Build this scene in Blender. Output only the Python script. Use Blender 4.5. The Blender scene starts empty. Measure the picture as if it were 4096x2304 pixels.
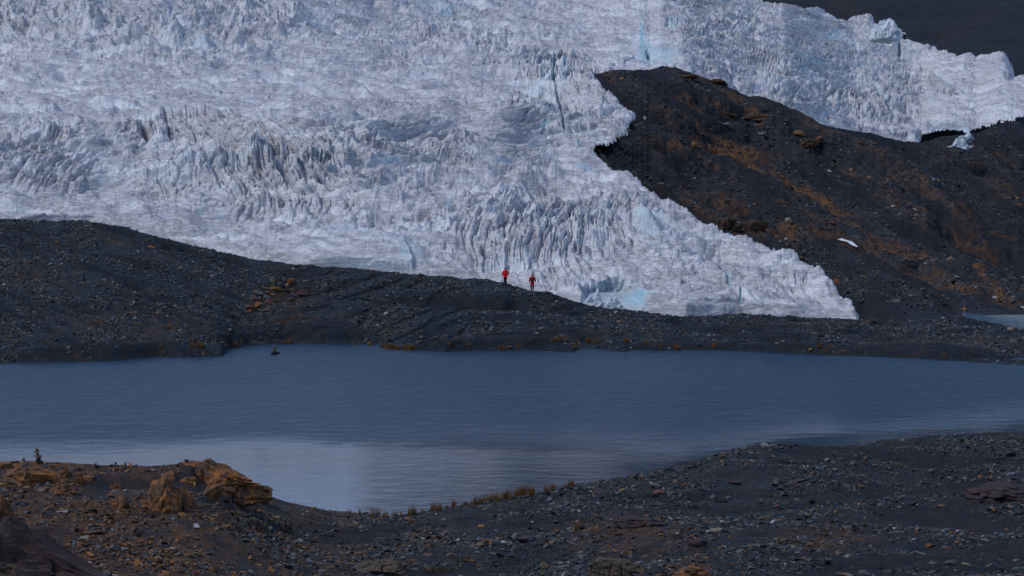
import bpy, bmesh, math, random
import numpy as np
from mathutils import Vector, Matrix, Euler

random.seed(7)
RNG = np.random.default_rng(11)
SC = bpy.context.scene
COL = SC.collection

# ------------------------------------------------------------------ camera
F = 11614.0                      # focal length in photo pixels (photo is 4096 x 2304)
H = 22.0                         # camera height above the lake, metres
PITCH = math.atan((1152 - 450) / F)
CAM = np.array([0.0, 0.0, H])
FWD = np.array([0.0, math.cos(PITCH), -math.sin(PITCH)])
UPV = np.array([0.0, math.sin(PITCH), math.cos(PITCH)])
RGT = np.array([1.0, 0.0, 0.0])

def P(u, v, d):
    u = np.asarray(u, float); v = np.asarray(v, float); d = np.asarray(d, float)
    a = (u - 2048) / F; b = -(v - 1152) / F
    return CAM + d[..., None] * (FWD + a[..., None] * RGT + b[..., None] * UPV)

def proj(p):
    q = p - CAM
    d = q @ FWD
    return 2048 + F * (q @ RGT) / d, 1152 - F * (q @ UPV) / d, d

def dplane(v, z=0.0):            # depth at which the ray of row v meets height z
    b = -(np.asarray(v, float) - 1152) / F
    return (z - H) / (FWD[2] + b * UPV[2])

def pl(pts, u):                  # polyline lookup
    a = np.array(pts, float)
    return np.interp(u, a[:, 0], a[:, 1])

# ------------------------------------------------------------------ noise
_perm = RNG.permutation(256).astype(np.int32)
PERM = np.concatenate([_perm, _perm, _perm])
_g = RNG.normal(size=(256, 3)); _g /= np.linalg.norm(_g, axis=1)[:, None]
GRAD = _g.astype(np.float32)

def perlin(x, y, z=0.0, seed=0):
    x = np.asarray(x, np.float32); y = np.asarray(y, np.float32)
    z = np.broadcast_to(np.asarray(z, np.float32), x.shape)
    xi = np.floor(x); yi = np.floor(y); zi = np.floor(z)
    xf = x - xi; yf = y - yi; zf = z - zi
    xi = (xi.astype(np.int32) + seed * 37) & 255; yi = (yi.astype(np.int32) + seed * 17) & 255; zi = zi.astype(np.int32) & 255
    sx = xf * xf * xf * (xf * (xf * 6 - 15) + 10)
    sy = yf * yf * yf * (yf * (yf * 6 - 15) + 10)
    sz = zf * zf * zf * (zf * (zf * 6 - 15) + 10)
    def c(dx, dy, dz):
        h = PERM[PERM[PERM[(xi + dx) & 255] + ((yi + dy) & 255)] + ((zi + dz) & 255)]
        g = GRAD[h]
        return g[..., 0] * (xf - dx) + g[..., 1] * (yf - dy) + g[..., 2] * (zf - dz)
    a = c(0,0,0); b = c(1,0,0); r0 = a + sx * (b - a)
    a = c(0,1,0); b = c(1,1,0); r1 = a + sx * (b - a)
    r0 = r0 + sy * (r1 - r0)
    a = c(0,0,1); b = c(1,0,1); r2 = a + sx * (b - a)
    a = c(0,1,1); b = c(1,1,1); r3 = a + sx * (b - a)
    r2 = r2 + sy * (r3 - r2)
    return (r0 + sz * (r2 - r0)) * 1.5

def fbm(x, y, z=0.0, o=4, seed=0, gain=0.5):
    s = 0; a = 1.0; f = 1.0
    for i in range(o):
        s = s + a * perlin(x * f, y * f, np.asarray(z) * f, seed + i * 5); a *= gain; f *= 2.03
    return s

def ridged(x, y, z=0.0, o=3, seed=0, gain=0.5):
    s = 0; a = 1.0; f = 1.0; t = 0
    for i in range(o):
        n = 1 - np.abs(perlin(x * f, y * f, np.asarray(z) * f, seed + i * 5)) * 1.8
        s = s + a * n; t += a; a *= gain; f *= 2.1
    return s / t

def worley(x, y, seed=0):        # returns F1 distance and a random number of the nearest cell
    x = np.asarray(x, np.float32); y = np.asarray(y, np.float32)
    xi = np.floor(x).astype(np.int32); yi = np.floor(y).astype(np.int32)
    best = np.full(x.shape, 9.0, np.float32); bid = np.zeros(x.shape, np.float32)
    for dx in (-1, 0, 1):
        for dy in (-1, 0, 1):
            cx = xi + dx; cy = yi + dy
            h = PERM[PERM[(cx + seed * 31) & 255] + (cy & 255)]
            px = cx + h / 255.0; py = cy + PERM[h + 3] / 255.0
            dd = (x - px) ** 2 + (y - py) ** 2
            m = dd < best
            best = np.where(m, dd, best); bid = np.where(m, PERM[h + 91] / 255.0, bid)
    return np.sqrt(best), bid

def smooth1(a, n):
    k = np.hanning(n + 2)[1:-1]; k /= k.sum(); q = np.concatenate([np.full(n, a[0]), a, np.full(n, a[-1])])
    return np.convolve(q, k, 'same')[n:-n]

def sstep(a, b, x):
    t = np.clip((x - a) / (b - a), 0, 1)
    return t * t * (3 - 2 * t)

def blob(u, v, cu, cv, ru, rv, ang=0.0, soft=0.5):
    a = math.radians(ang); du = u - cu; dv = v - cv
    x = (du * math.cos(a) + dv * math.sin(a)) / ru; y = (-du * math.sin(a) + dv * math.cos(a)) / rv
    return 1 - sstep(1 - soft, 1 + soft, np.sqrt(x * x + y * y))

def seg_dist(u, v, pts, closed=False):
    best = np.full(u.shape, 1e9); bn = np.zeros(u.shape)
    pts = list(pts)
    if closed: pts = pts + [pts[0]]
    for (x0, y0), (x1, y1) in zip(pts[:-1], pts[1:]):
        dx, dy = x1 - x0, y1 - y0
        t = np.clip(((u - x0) * dx + (v - y0) * dy) / (dx * dx + dy * dy + 1e-9), 0, 1)
        qx = u - (x0 + t * dx); qy = v - (y0 + t * dy)
        dd = qx * qx + qy * qy
        m = dd < best
        best = np.where(m, dd, best); bn = np.where(m, qy, bn)
    return np.sqrt(best), bn

def inside(u, v, poly):
    r = np.zeros(u.shape, bool)
    n = len(poly)
    for i in range(n):
        x0, y0 = poly[i]; x1, y1 = poly[(i + 1) % n]
        if y0 == y1: continue
        c = ((y0 > v) != (y1 > v)) & (u < (x1 - x0) * (v - y0) / (y1 - y0) + x0)
        r ^= c
    return r

# ------------------------------------------------------------------ object helpers
def tag(o, label=None, cat=None, group=None, kind=None):
    if label: o['label'] = label
    if cat: o['category'] = cat
    if group: o['group'] = group
    if kind: o['kind'] = kind
    return o

def link(o, parent=None):
    COL.objects.link(o)
    if parent: o.parent = parent
    return o

def mesh_np(name, verts, faces, mat, attrs=None, smooth=True, parent=None, colors=None):
    """faces: int array (n,3) or (n,4)"""
    me = bpy.data.meshes.new(name)
    verts = np.ascontiguousarray(verts, np.float32); faces = np.ascontiguousarray(faces, np.int32)
    nf, k = faces.shape
    me.vertices.add(len(verts)); me.vertices.foreach_set('co', verts.ravel())
    me.loops.add(nf * k); me.loops.foreach_set('vertex_index', faces.ravel())
    me.polygons.add(nf)
    me.polygons.foreach_set('loop_start', np.arange(0, nf * k, k, dtype=np.int32))
    me.polygons.foreach_set('loop_total', np.full(nf, k, np.int32))
    me.polygons.foreach_set('use_smooth', np.full(nf, smooth, bool))
    for an, av in (attrs or {}).items():
        at = me.attributes.new(an, 'FLOAT', 'POINT'); at.data.foreach_set('value', np.ascontiguousarray(av, np.float32).ravel())
    if colors is not None:
        at = me.attributes.new('tint', 'FLOAT_COLOR', 'POINT')
        at.data.foreach_set('color', np.ascontiguousarray(colors, np.float32).ravel())
    me.update(calc_edges=True)
    me.materials.append(mat)
    return link(bpy.data.objects.new(name, me), parent)

def grid_faces(nr, nc, keep=None):
    i = np.arange(nr * nc).reshape(nr, nc)
    f = np.stack([i[:-1, :-1], i[:-1, 1:], i[1:, 1:], i[1:, :-1]], -1).reshape(-1, 4)
    if keep is not None:
        k = keep.ravel()
        f = f[k[f].all(1)]
    return f

def empty(name, loc, rz=0.0):
    o = bpy.data.objects.new(name, None); COL.objects.link(o)
    o.location = loc; o.rotation_euler = (0, 0, rz); o.empty_display_size = 0.2
    return o

# ------------------------------------------------------------------ materials
def new_mat(name):
    m = bpy.data.materials.new(name); m.use_nodes = True
    nt = m.node_tree
    for n in list(nt.nodes): nt.nodes.remove(n)
    out = nt.nodes.new('ShaderNodeOutputMaterial'); b = nt.nodes.new('ShaderNodeBsdfPrincipled')
    nt.links.new(b.outputs[0], out.inputs[0])
    return m, nt, b

class NT:
    def __init__(s, nt): s.nt = nt
    def n(s, t, **kw):
        x = s.nt.nodes.new(t)
        for k, v in kw.items(): setattr(x, k, v)
        return x
    def l(s, a, b): s.nt.links.new(a, b)
    def pos(s): return s.n('ShaderNodeNewGeometry').outputs['Position']
    def objco(s): return s.n('ShaderNodeTexCoord').outputs['Object']
    def vmul(s, v, xyz):
        x = s.n('ShaderNodeVectorMath', operation='MULTIPLY'); s.l(v, x.inputs[0]); x.inputs[1].default_value = xyz; return x.outputs[0]
    def noise(s, v, scale, detail=4, rough=0.55, dist=0.0):
        x = s.n('ShaderNodeTexNoise'); s.l(v, x.inputs['Vector']); x.inputs['Scale'].default_value = scale
        x.inputs['Detail'].default_value = detail; x.inputs['Roughness'].default_value = rough; x.inputs['Distortion'].default_value = dist
        return x.outputs['Fac']
    def vor(s, v, scale, out='Color'):
        x = s.n('ShaderNodeTexVoronoi'); s.l(v, x.inputs['Vector']); x.inputs['Scale'].default_value = scale; return x.outputs[out]
    def math(s, op, a, b=None, clamp=False):
        x = s.n('ShaderNodeMath', operation=op, use_clamp=clamp)
        for i, q in enumerate((a, b)):
            if q is None: continue
            if isinstance(q, (int, float)): x.inputs[i].default_value = q
            else: s.l(q, x.inputs[i])
        return x.outputs[0]
    def ramp(s, f, a, b, lo=0.0, hi=1.0):
        x = s.n('ShaderNodeMapRange'); s.l(f, x.inputs[0]); x.interpolation_type = 'SMOOTHSTEP'
        x.inputs[1].default_value = a; x.inputs[2].default_value = b; x.inputs[3].default_value = lo; x.inputs[4].default_value = hi
        return x.outputs[0]
    def mix(s, f, a, b, mode='MIX'):
        x = s.n('ShaderNodeMix', data_type='RGBA', blend_type=mode)
        if isinstance(f, (int, float)): x.inputs[0].default_value = f
        else: s.l(f, x.inputs[0])
        for i, q in ((6, a), (7, b)):
            if isinstance(q, tuple): x.inputs[i].default_value = (*q, 1) if len(q) == 3 else q
            else: s.l(q, x.inputs[i])
        return x.outputs[2]
    def attr(s, name, out='Fac'):
        x = s.n('ShaderNodeAttribute', attribute_name=name); return x.outputs[out]
    def sep(s, c, i):
        x = s.n('ShaderNodeSeparateColor'); s.l(c, x.inputs[0]); return x.outputs[i]
    def bump(s, h, strength, dist, bsdf, prev=None):
        x = s.n('ShaderNodeBump'); s.l(h, x.inputs['Height']); x.inputs['Distance'].default_value = dist
        if isinstance(strength, (int, float)): x.inputs['Strength'].default_value = strength
        else: s.l(strength, x.inputs['Strength'])
        if prev is not None: s.l(prev, x.inputs['Normal'])
        if bsdf is not None: s.l(x.outputs[0], bsdf.inputs['Normal'])
        return x.outputs[0]

def mat_ice():
    m, nt, b = new_mat('glacier_ice'); N = NT(nt)
    p = N.pos()
    dirt = N.attr('dirt'); blue = N.attr('blue')
    fine = N.noise(N.vmul(p, (1.0, 0.6, 2.2)), 1.6, 8, 0.68)
    streak = N.noise(N.vmul(p, (0.35, 0.35, 2.0)), 1.1, 7, 0.72, 2.2)
    c = N.mix(N.ramp(fine, 0.35, 0.68), (0.58, 0.60, 0.625), (0.80, 0.80, 0.805))
    k = N.math('MULTIPLY', dirt, N.ramp(streak, 0.3, 0.62), True)
    c = N.mix(k, c, (0.36, 0.335, 0.35))
    gr = N.noise(p, 5.0, 5, 0.7)
    c = N.mix(N.math('MULTIPLY', N.ramp(gr, 0.55, 0.75), N.math('MULTIPLY', dirt, 0.55)), c, (0.22, 0.20, 0.20))
    c = N.mix(blue, c, (0.23, 0.50, 0.60))
    N.l(c, b.inputs['Base Color']); b.inputs['Roughness'].default_value = 0.55
    b.inputs['IOR'].default_value = 1.31
    b.inputs['Specular IOR Level'].default_value = 0.35
    n1 = N.bump(N.noise(N.vmul(p, (1, 0.7, 1.3)), 2.2, 7, 0.66), 0.6, 0.22, None)
    N.bump(streak, 0.5, 0.25, b, n1)
    return m

def mat_ground(name, dark, light, rustc, cell=6.0, stones=0.5):
    m, nt, b = new_mat(name); N = NT(nt)
    p = N.pos()
    rust = N.attr('rust'); bare = N.attr('bare')
    big = N.noise(N.vmul(p, (1, 0.6, 1)), 0.25, 5, 0.6)
    mid = N.noise(p, 1.7, 7, 0.65)
    c = N.mix(N.ramp(big, 0.35, 0.65), dark, tuple(x * 1.45 for x in dark))
    c = N.mix(N.ramp(mid, 0.40, 0.70, 0.12, 0.65), c, light)
    c = N.mix(N.math('MULTIPLY', bare, 0.85), c, tuple(x * 0.85 for x in dark))
    v = N.vor(p, cell); vr = N.sep(v, 0); vg = N.sep(v, 1)
    peb = N.math('MULTIPLY', N.ramp(vr, 0.55, 0.9, 0, stones), N.math('SUBTRACT', 1.0, N.math('MULTIPLY', bare, 0.85)))
    c = N.mix(peb, c, tuple(x * 1.6 for x in light))
    v2 = N.vor(p, cell * 2.6)
    c = N.mix(N.math('MULTIPLY', N.ramp(N.sep(v2, 2), 0.6, 0.95, 0, stones), N.math('SUBTRACT', 1.0, N.math('MULTIPLY', bare, 0.7))), c, tuple(x * 2.0 for x in light))
    rn = N.noise(N.vmul(p, (1, 0.5, 1)), 1.1, 8, 0.72)
    rk = N.math('MULTIPLY', rust, N.ramp(N.math('ADD', rn, N.math('MULTIPLY', vg, 0.12)), 0.42, 0.66), True)
    c = N.mix(rk, c, rustc)
    N.l(c, b.inputs['Base Color']); b.inputs['Roughness'].default_value = 0.85
    b.inputs['Specular IOR Level'].default_value = 0.2
    n1 = N.bump(N.noise(p, 3.0, 9, 0.75), 0.8, 0.25, None)
    N.bump(N.sep(v, 1), 0.35, 0.08, b, n1)
    return m

def mat_stone(name='stone_mix', use_object=False):
    m, nt, b = new_mat(name); N = NT(nt)
    p = N.pos() if not use_object else N.objco()
    if use_object:
        oi = N.n('ShaderNodeObjectInfo'); base = oi.outputs['Color']
    else:
        base = N.attr('tint', 'Color')
    n = N.noise(p, 9.0, 6, 0.7)
    c = N.mix(N.ramp(n, 0.3, 0.7), N.mix(1.0, base, (0.62, 0.62, 0.64), 'MULTIPLY'), N.mix(1.0, base, (1.3, 1.27, 1.22), 'MULTIPLY'))
    N.l(c, b.inputs['Base Color']); b.inputs['Roughness'].default_value = 0.8
    b.inputs['Specular IOR Level'].default_value = 0.25
    N.bump(N.noise(p, 22.0, 4, 0.6), 0.5, 0.03, b)
    return m

def mat_outcrop(name, ca, cb, cc, strata=(2.0, 2.0, 9.0), sc=1.3):
    m, nt, b = new_mat(name); N = NT(nt)
    p = N.objco()
    n1 = N.noise(p, sc, 7, 0.68, 0.5)
    st = N.noise(N.vmul(p, strata), 1.0, 7, 0.7, 0.8)
    c = N.mix(N.ramp(n1, 0.38, 0.62), ca, cb)
    c = N.mix(N.ramp(st, 0.48, 0.68), c, cc)
    g = N.noise(p, 7.0, 6, 0.7)
    c = N.mix(N.ramp(g, 0.55, 0.8, 0, 0.6), c, tuple(x * 0.35 for x in ca))
    N.l(c, b.inputs['Base Color']); b.inputs['Roughness'].default_value = 0.8
    b.inputs['Specular IOR Level'].default_value = 0.25
    nn = N.bump(st, 0.8, 0.15, None)
    N.bump(g, 0.6, 0.08, b, nn)
    return m

def mat_plain(name, col, rough=0.7, nscale=20, var=0.25, bump=0.2):
    m, nt, b = new_mat(name); N = NT(nt)
    n = N.noise(N.objco(), nscale, 5, 0.6)
    c = N.mix(N.ramp(n, 0.3, 0.7), tuple(x * (1 - var) for x in col), tuple(min(1, x * (1 + var)) for x in col))
    N.l(c, b.inputs['Base Color']); b.inputs['Roughness'].default_value = rough
    b.inputs['Specular IOR Level'].default_value = 0.3
    if bump: N.bump(n, bump, 0.02, b)
    return m

def mat_water():
    m, nt, b = new_mat('lake_water'); N = NT(nt)
    p = N.pos()
    ruf = N.attr('ruffle')
    b.inputs['Base Color'].default_value = (0.008, 0.034, 0.064, 1)
    b.inputs['IOR'].default_value = 1.333
    b.inputs['Specular IOR Level'].default_value = 0.55
    N.l(N.ramp(ruf, 0.0, 1.0, 0.05, 0.27), b.inputs['Roughness'])
    w1 = N.noise(N.vmul(p, (1.0, 0.8, 1.0)), 1.5, 5, 0.6, 0.4)
    w2 = N.noise(N.vmul(p, (0.5, 1.0, 1.0)), 0.55, 4, 0.6, 0.3)
    w3 = N.noise(N.vmul(p, (0.6, 0.7, 1.0)), 0.8, 6, 0.7, 0.6)
    s = N.math('ADD', N.math('MULTIPLY', w1, 0.55), N.math('ADD', w2, N.math('MULTIPLY', w3, 1.6)))
    N.bump(s, N.ramp(ruf, 0.0, 1.0, 0.03, 0.75), 0.60, b)
    return m

M = {}
M['ice'] = mat_ice()
M['near'] = mat_ground('near_gravel', (0.0040, 0.0090, 0.0145), (0.021, 0.028, 0.034), (0.13, 0.062, 0.024), 9.0, 0.45)
M['far'] = mat_ground('far_gravel', (0.0038, 0.0098, 0.0160), (0.022, 0.030, 0.038), (0.14, 0.07, 0.03), 4.5, 0.5)
M['hill'] = mat_ground('hill_slate', (0.0036, 0.0088, 0.0155), (0.018, 0.023, 0.028), (0.135, 0.062, 0.022), 2.6, 0.45)
M['mount'] = mat_ground('mountain_slate', (0.0070, 0.0125, 0.0190), (0.019, 0.023, 0.027), (0.07, 0.034, 0.022), 0.8, 0.25)
M['stone'] = mat_stone('stone_mix')
M['stone_obj'] = mat_stone('stone_single', True)
M['orange'] = mat_outcrop('ochre_bedrock', (0.12, 0.070, 0.044), (0.33, 0.125, 0.032), (0.055, 0.050, 0.050), (2.5, 1.5, 3.0))
M['purple'] = mat_outcrop('purple_bedrock', (0.036, 0.028, 0.036), (0.060, 0.038, 0.040), (0.085, 0.048, 0.030), (1.2, 3.0, 5.0), 0.6)
M['slate'] = mat_outcrop('layered_slate', (0.085, 0.070, 0.055), (0.14, 0.095, 0.055), (0.03, 0.03, 0.032), (9.0, 2.0, 0.6))
M['brownrock'] = mat_outcrop('brown_bedrock', (0.055, 0.040, 0.030), (0.12, 0.058, 0.026), (0.040, 0.038, 0.040), (2.5, 1.5, 3.0), 0.8)
M['grass'] = mat_plain('dry_grass', (0.19, 0.085, 0.018), 0.9, 8, 0.45, 0)
M['water'] = mat_water()

# ------------------------------------------------------------------ outlines read off the photograph
FAR_SHORE = [(-900,1440),(-300,1450),(0,1455),(200,1450),(450,1445),(560,1435),(640,1427),(760,1430),(885,1428),(897,1415),(905,1400),(1000,1383),(1130,1376),
             (1400,1376),(1520,1380),(1545,1390),(1600,1400),(1780,1406),(1950,1403),(2200,1405),(2290,1411),(2315,1398),(2340,1393),(2430,1396),(2445,1408),
             (2600,1406),(2750,1400),(2850,1401),(3000,1406),(3300,1420),(3650,1432),(3900,1450),(4096,1463),(4500,1480),(5000,1500)]
CREST = [(-900,840),(-300,860),(0,875),(150,885),(330,884),(480,905),(600,940),(700,965),(830,1000),(1000,1035),(1200,1060),(1400,1075),(1650,1097),(1800,1110),
         (1950,1122),(2020,1130),(2060,1147),(2131,1163),(2200,1176),(2290,1207),(2400,1232),(2500,1242),(2620,1256),(2750,1271),(2850,1262),(2950,1258),
         (3100,1265),(3300,1274),(3440,1281),(3600,1283),(3780,1272),(3850,1268),(3931,1285),(4024,1304),(4096,1324),(4500,1380),(5000,1400)]
CREST_D = [(-900,335),(0,330),(1200,318),(2020,311),(2131,309),(2500,304),(3000,300),(3440,299),(3780,304),(3850,305.5),(3931,299.5),(4024,292.5),(4096,286),(4500,269),(5000,263)]
NEAR_EDGE = [(-900,1840),(0,1852),(100,1843),(240,1850),(420,1860),(600,1864),(700,1856),(760,1846),(830,1850),(900,1890),(960,1930),(1050,1975),(1150,2008),
             (1300,2040),(1440,2052),(1540,2066),(1708,2044),(1940,2004),(2057,1986),(2173,1968),(2290,1940),(2406,1922),(2523,1902),(2640,1876),
             (2700,1858),(2808,1834),(2917,1801),(3003,1783),(3068,1768),(3160,1775),(3242,1782),(3323,1783),(3459,1779),(3520,1760),(3621,1753),
             (3784,1737),(3946,1731),(4096,1727),(4500,1715),(5000,1705)]
NEAR_Z = [(-900,5.0),(0,5.0),(760,5.2),(900,4.2),(1050,2.2),(1200,0.9),(1340,0.12),(2150,0.10),(2400,0.5),(2700,0.9),(3068,1.5),(3300,1.1),(3430,0.9),(3560,0.12),(5000,0.1)]
RIDGE = [(2000,330),(2300,312),(2371,303),(2460,285),(2559,279),(2600,281),(2646,267),(2716,276),(2774,296),(2925,354),(3006,383),(3123,409),(3227,463),(3291,504),
         (3340,512),(3471,530),(3560,550),(3616,565),(3686,570),(3725,560),(3790,545),(3907,536),(3994,497),(4096,484),(4500,440),(5000,400)]
RIDGE_D = [(2000,462),(2371,462),(2646,464),(3000,452),(3300,440),(3700,450),(4096,475),(5000,485)]

# ------------------------------------------------------------------ far bank (moraine)
print('far bank')
nc, nr = 1250, 330
u = np.linspace(-700, 4900, nc)
vs = pl(FAR_SHORE, u)
vc = pl(CREST, u)
ds = dplane(vs, 0.0); dc = smooth1(pl(CREST_D, u), 40)
vs_s = smooth1(vs, 30); ds_s = smooth1(ds, 30)
t = np.concatenate([np.linspace(-0.12, 0, 14)[:-1], np.linspace(0, 1, nr - 43), np.linspace(1, 1.25, 31)[1:]])
nr = len(t)
T, U = np.meshgrid(t, u, indexing='ij')
tc = np.clip(T, 0, 1)
nr_ = 1 - sstep(0, 0.16, tc)
V = vs_s + (vs - vs_s) * nr_ + (vc - vs_s) * tc
# depth profile: a little steep at the shore, gentle in the middle, steeper to the crest
D = ds_s + (ds - ds_s) * nr_ + (dc - ds_s) * (0.15 * tc + 0.85 * tc ** 1.15)
X = P(U, V, D)
back = np.clip(T - 1, 0, 1)
X[..., 1] += back * 90; X[..., 2] -= back ** 1.2 * 32
front = np.clip(-T, 0, 1)
X[..., 1] -= front * 60; X[..., 2] -= front * 14
inn = sstep(0, 0.06, tc) * (1 - sstep(0.93, 1.0, tc))
x, y = X[..., 0], X[..., 1]
hh = 0.55 * fbm(x / 14, y / 10, 0, 4, 3) * inn
MOUNDS = [(1250,1330,230,38,4,0.8),(900,1345,180,26,0,0.6),(400,1420,330,30,-1,0.7),(1950,1375,300,26,-2,0.8),(1540,1396,80,12,0,0.25),(2750,1385,330,14,1,0.3),
          (3500,1410,500,22,2,0.5),(2900,1310,260,14,0,0.3),(650,965,110,18,12,0.7),(2250,1330,160,22,15,0.4),(3050,1345,200,12,0,0.35)]
bare = np.zeros_like(U)
for cu, cv, ru, rv, an, hgt in MOUNDS:
    b = blob(U, V, cu, cv, ru, rv, an, 0.35)
    hh += hgt * b * inn; bare = np.maximum(bare, b)
HOL = [(1800,1205,340,24,1,0.9),(1180,1200,120,14,6,0.2),(700,1195,110,14,5,0.3)]
for cu, cv, ru, rv, an, hgt in HOL:
    b = blob(U, V, cu, cv, ru, rv, an, 0.3)
    hh -= hgt * b * inn; bare = np.maximum(bare, b)
GUL = [([(340,1108),(400,1125),(455,1150),(470,1165),(560,1205),(620,1225),(690,1240)],7,0.7),([(1075,1313),(1130,1318),(1200,1345),(1265,1366)],9,0.9),
       ([(1080,1078),(1180,1098),(1260,1120),(1400,1150)],6,0.35),([(1990,1290),(2080,1325),(2150,1340),(2215,1353)],8,0.6),([(1460,1203),(1500,1215),(1560,1222)],8,0.6),
       ([(1480,1240),(1460,1275),(1430,1320)],12,0.35),([(380,905),(520,940),(640,985),(830,1030),(1000,1060)],8,0.4),([(0,1010),(140,1050),(320,1110)],10,0.4),([(600,1060),(800,1130),(920,1230),(960,1290)],16,0.3)]
for pts, w, dep in GUL:
    dd, _ = seg_dist(U, V, pts)
    hh -= dep * np.exp(-(dd / w) ** 2) * inn
hh += (0.16 * fbm(x / 2.2, y / 2.2, 0, 3, 9) + 0.05 * fbm(x / 0.5, y / 0.7, 0, 2, 13)) * (1 - 0.6 * bare) * (0.6 + 0.4 * sstep(0, 0.02, tc))
X[..., 2] += hh + 0.03 * (T >= 1)
ang = 20 + 12 * np.sin(U / 700)
a1 = U * 0.93 + V * 0.36; b1 = -U * 0.36 * (1 - sstep(900, 2000, U) * .75) + V * 0.93
bn = fbm(a1 / 330, b1 / 26 + 0.8 * perlin(a1 / 150, b1 / 70, 0, 62), 0, 4, 61)
bare = np.clip(bare + 0.95 * sstep(-0.02, 0.25, bn), 0, 1)
dip = sstep(0.1, 0.5, bn)
X[..., 2] -= 0.22 * dip * inn
rust = np.zeros_like(U)
for a in [(1130,1200,150,60,0),(1500,1300,140,40,0),(1250,1290,260,30,0),(330,950,60,20,0),(460,960,90,14,15),(3300,1300,500,14,0),(3800,1370,400,30,0),(520,1300,300,60,5),(80,1100,180,60,8)]:
    rust = np.maximum(rust, blob(U, V, *a, 0.7) * 0.32)
rust = np.maximum(rust, 0.06 + 0.12 * sstep(.1, .6, fbm(a1 / 200, b1 / 40, 0, 3, 66)))
FARB = dict(X=X, bare=bare, rust=rust, ok=(T > 0.01) & (T < 1.02), vis=(T > -0.02) & (T < 1.03))
o = mesh_np('far_bank_terrain', X.reshape(-1, 3), grid_faces(nr, nc), M['far'], dict(rust=rust, bare=bare))
tag(o, kind='structure')

# ------------------------------------------------------------------ near bank
print('near bank')
nc, nr = 1250, 300
u = np.linspace(-700, 4900, nc)
ve = pl(NEAR_EDGE, u)
ze = pl(NEAR_Z, u)
de = dplane(ve, ze)
ve_s = smooth1(ve, 70); de_s = smooth1(de, 90)
t = np.concatenate([np.linspace(-0.3, 0, 30)[:-1], np.linspace(0, 1, 250), np.linspace(1, 1.5, 25)[1:]])
nr = len(t)
T, U = np.meshgrid(t, u, indexing='ij')
tc = np.clip(T, 0, 1)
nr_ = 1 - sstep(0, 0.2, tc)
V = ve_s + (ve - ve_s) * nr_ + (2420 - ve_s) * tc
db = pl([(-900,100),(0,102),(1500,112),(3000,112),(4096,108),(5000,104)], u)
D = de_s + (de - de_s) * nr_ + (db - de_s) * (0.55 * tc + 0.45 * tc ** 0.75)
X = P(U, V, D)
b_ = np.clip(T - 1, 0, 1)            # towards the camera: the slope it stands on
X[..., 1] -= b_ * 150; X[..., 2] += b_ * 22
f_ = np.clip(-T, 0, 1)               # beyond the edge: down under the lake
X[..., 1] += f_ * 60; X[..., 2] -= f_ * (14 + ze * 6)
x, y = X[..., 0], X[..., 1]
inn = sstep(0.0, 0.12, tc)

hh = (0.45 * fbm(x / 9, y / 12, 0, 4, 21) * inn + 0.10 * fbm(x / 1.6, y / 2.2, 0, 3, 25) * sstep(0, .03, tc) + 0.03 * fbm(x / 0.35, y / 0.5, 0, 2, 29)) * (T >= 0)
bare = np.zeros_like(U)
NB = [(600,1930,330,26,4),(380,1960,90,34,-10),(860,1935,160,30,10),(900,2010,120,24,0),(1500,2120,260,20,-8),(3350,1800,240,16,2),(3700,1835,400,18,2),(3850,2080,380,50,4),
      (3500,2250,260,26,-8),(2180,2090,180,20,-4),(1900,2265,360,22,-6),(3150,2020,240,16,0),(3900,2230,240,60,-5),(3700,1950,300,14,-3),(2500,2270,160,26,-15),(3400,1985,260,16,-3),(700,2050,160,14,0),(2700,1990,240,12,-3)]
for a in NB:
    bare = np.maximum(bare, blob(U, V, *a, 0.4))
bare = np.clip(bare + 0.85 * sstep(0.05, 0.4, fbm(x / 6, y / 5, 2.2, 4, 31)), 0, 1)
hh -= 0.12 * bare * inn
X[..., 2] += hh
rust = 0.15 + 0.75 * (1 - sstep(400, 2100, U)) * (1 - 0.8 * bare)
for a in [(2750,2290,120,60,0),(3300,2150,200,60,0),(2500,2150,300,80,0)]:
    rust = np.maximum(rust, 0.6 * blob(U, V, *a, 0.6))
NEARB = dict(X=X, bare=bare, rust=rust, ok=(T > 0.0) & (T < 1.0), vis=(T > -0.01) & (T < 1.02))
o = mesh_np('near_bank_terrain', X.reshape(-1, 3), grid_faces(nr, nc), M['near'], dict(rust=rust, bare=bare))
tag(o, kind='structure')
NU, NV = U, V

# ------------------------------------------------------------------ hill (dark rock hill behind the tongue)
print('hill')
nc, nr = 900, 420
u = np.linspace(2150, 4950, nc)
vr = pl(RIDGE, u) + 4 * perlin(u / 40, u * 0, 1.3) + 2.5 * perlin(u / 12, u * 0, 2.3)
dr = pl(RIDGE_D, u)
vb = pl([(2150,1300),(3440,1300),(3780,1290),(3860,1262),(4096,1257),(5000,1250)], u)
dbm = pl([(2150,325),(3350,322),(3520,308),(3600,306),(3780,311),(3860,315),(5000,317)], u)
t = np.concatenate([np.linspace(0, 1, nr - 40), np.linspace(1, 1.3, 41)[1:]])
nr = len(t)
T, U = np.meshgrid(t, u, indexing='ij')
tc = np.clip(T, 0, 1)
V = vb + (vr - vb) * tc
right = sstep(3500, 4096, U)
gp = tc ** (0.82 + 0.1 * right)
D = dbm + (dr - dbm) * gp
D = D - 20 * blob(U, V, 2420, 470, 340, 240, 0, 0.8)
vl_ = pl([(3200,440),(3291,512),(3420,590),(3560,660),(3700,760),(3820,860),(3960,960),(4096,1010),(5000,1200)], U)
D = D + 15 * sstep(0, 22, vl_ - V) * sstep(3260, 3420, U)
D = D + 7 * sstep(0, 14, 1088 + 0.03 * (U - 3700) - V) * sstep(3600, 3800, U) * (1 - sstep(60, 200, 1088 - V))
X = P(U, V, D)
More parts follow.
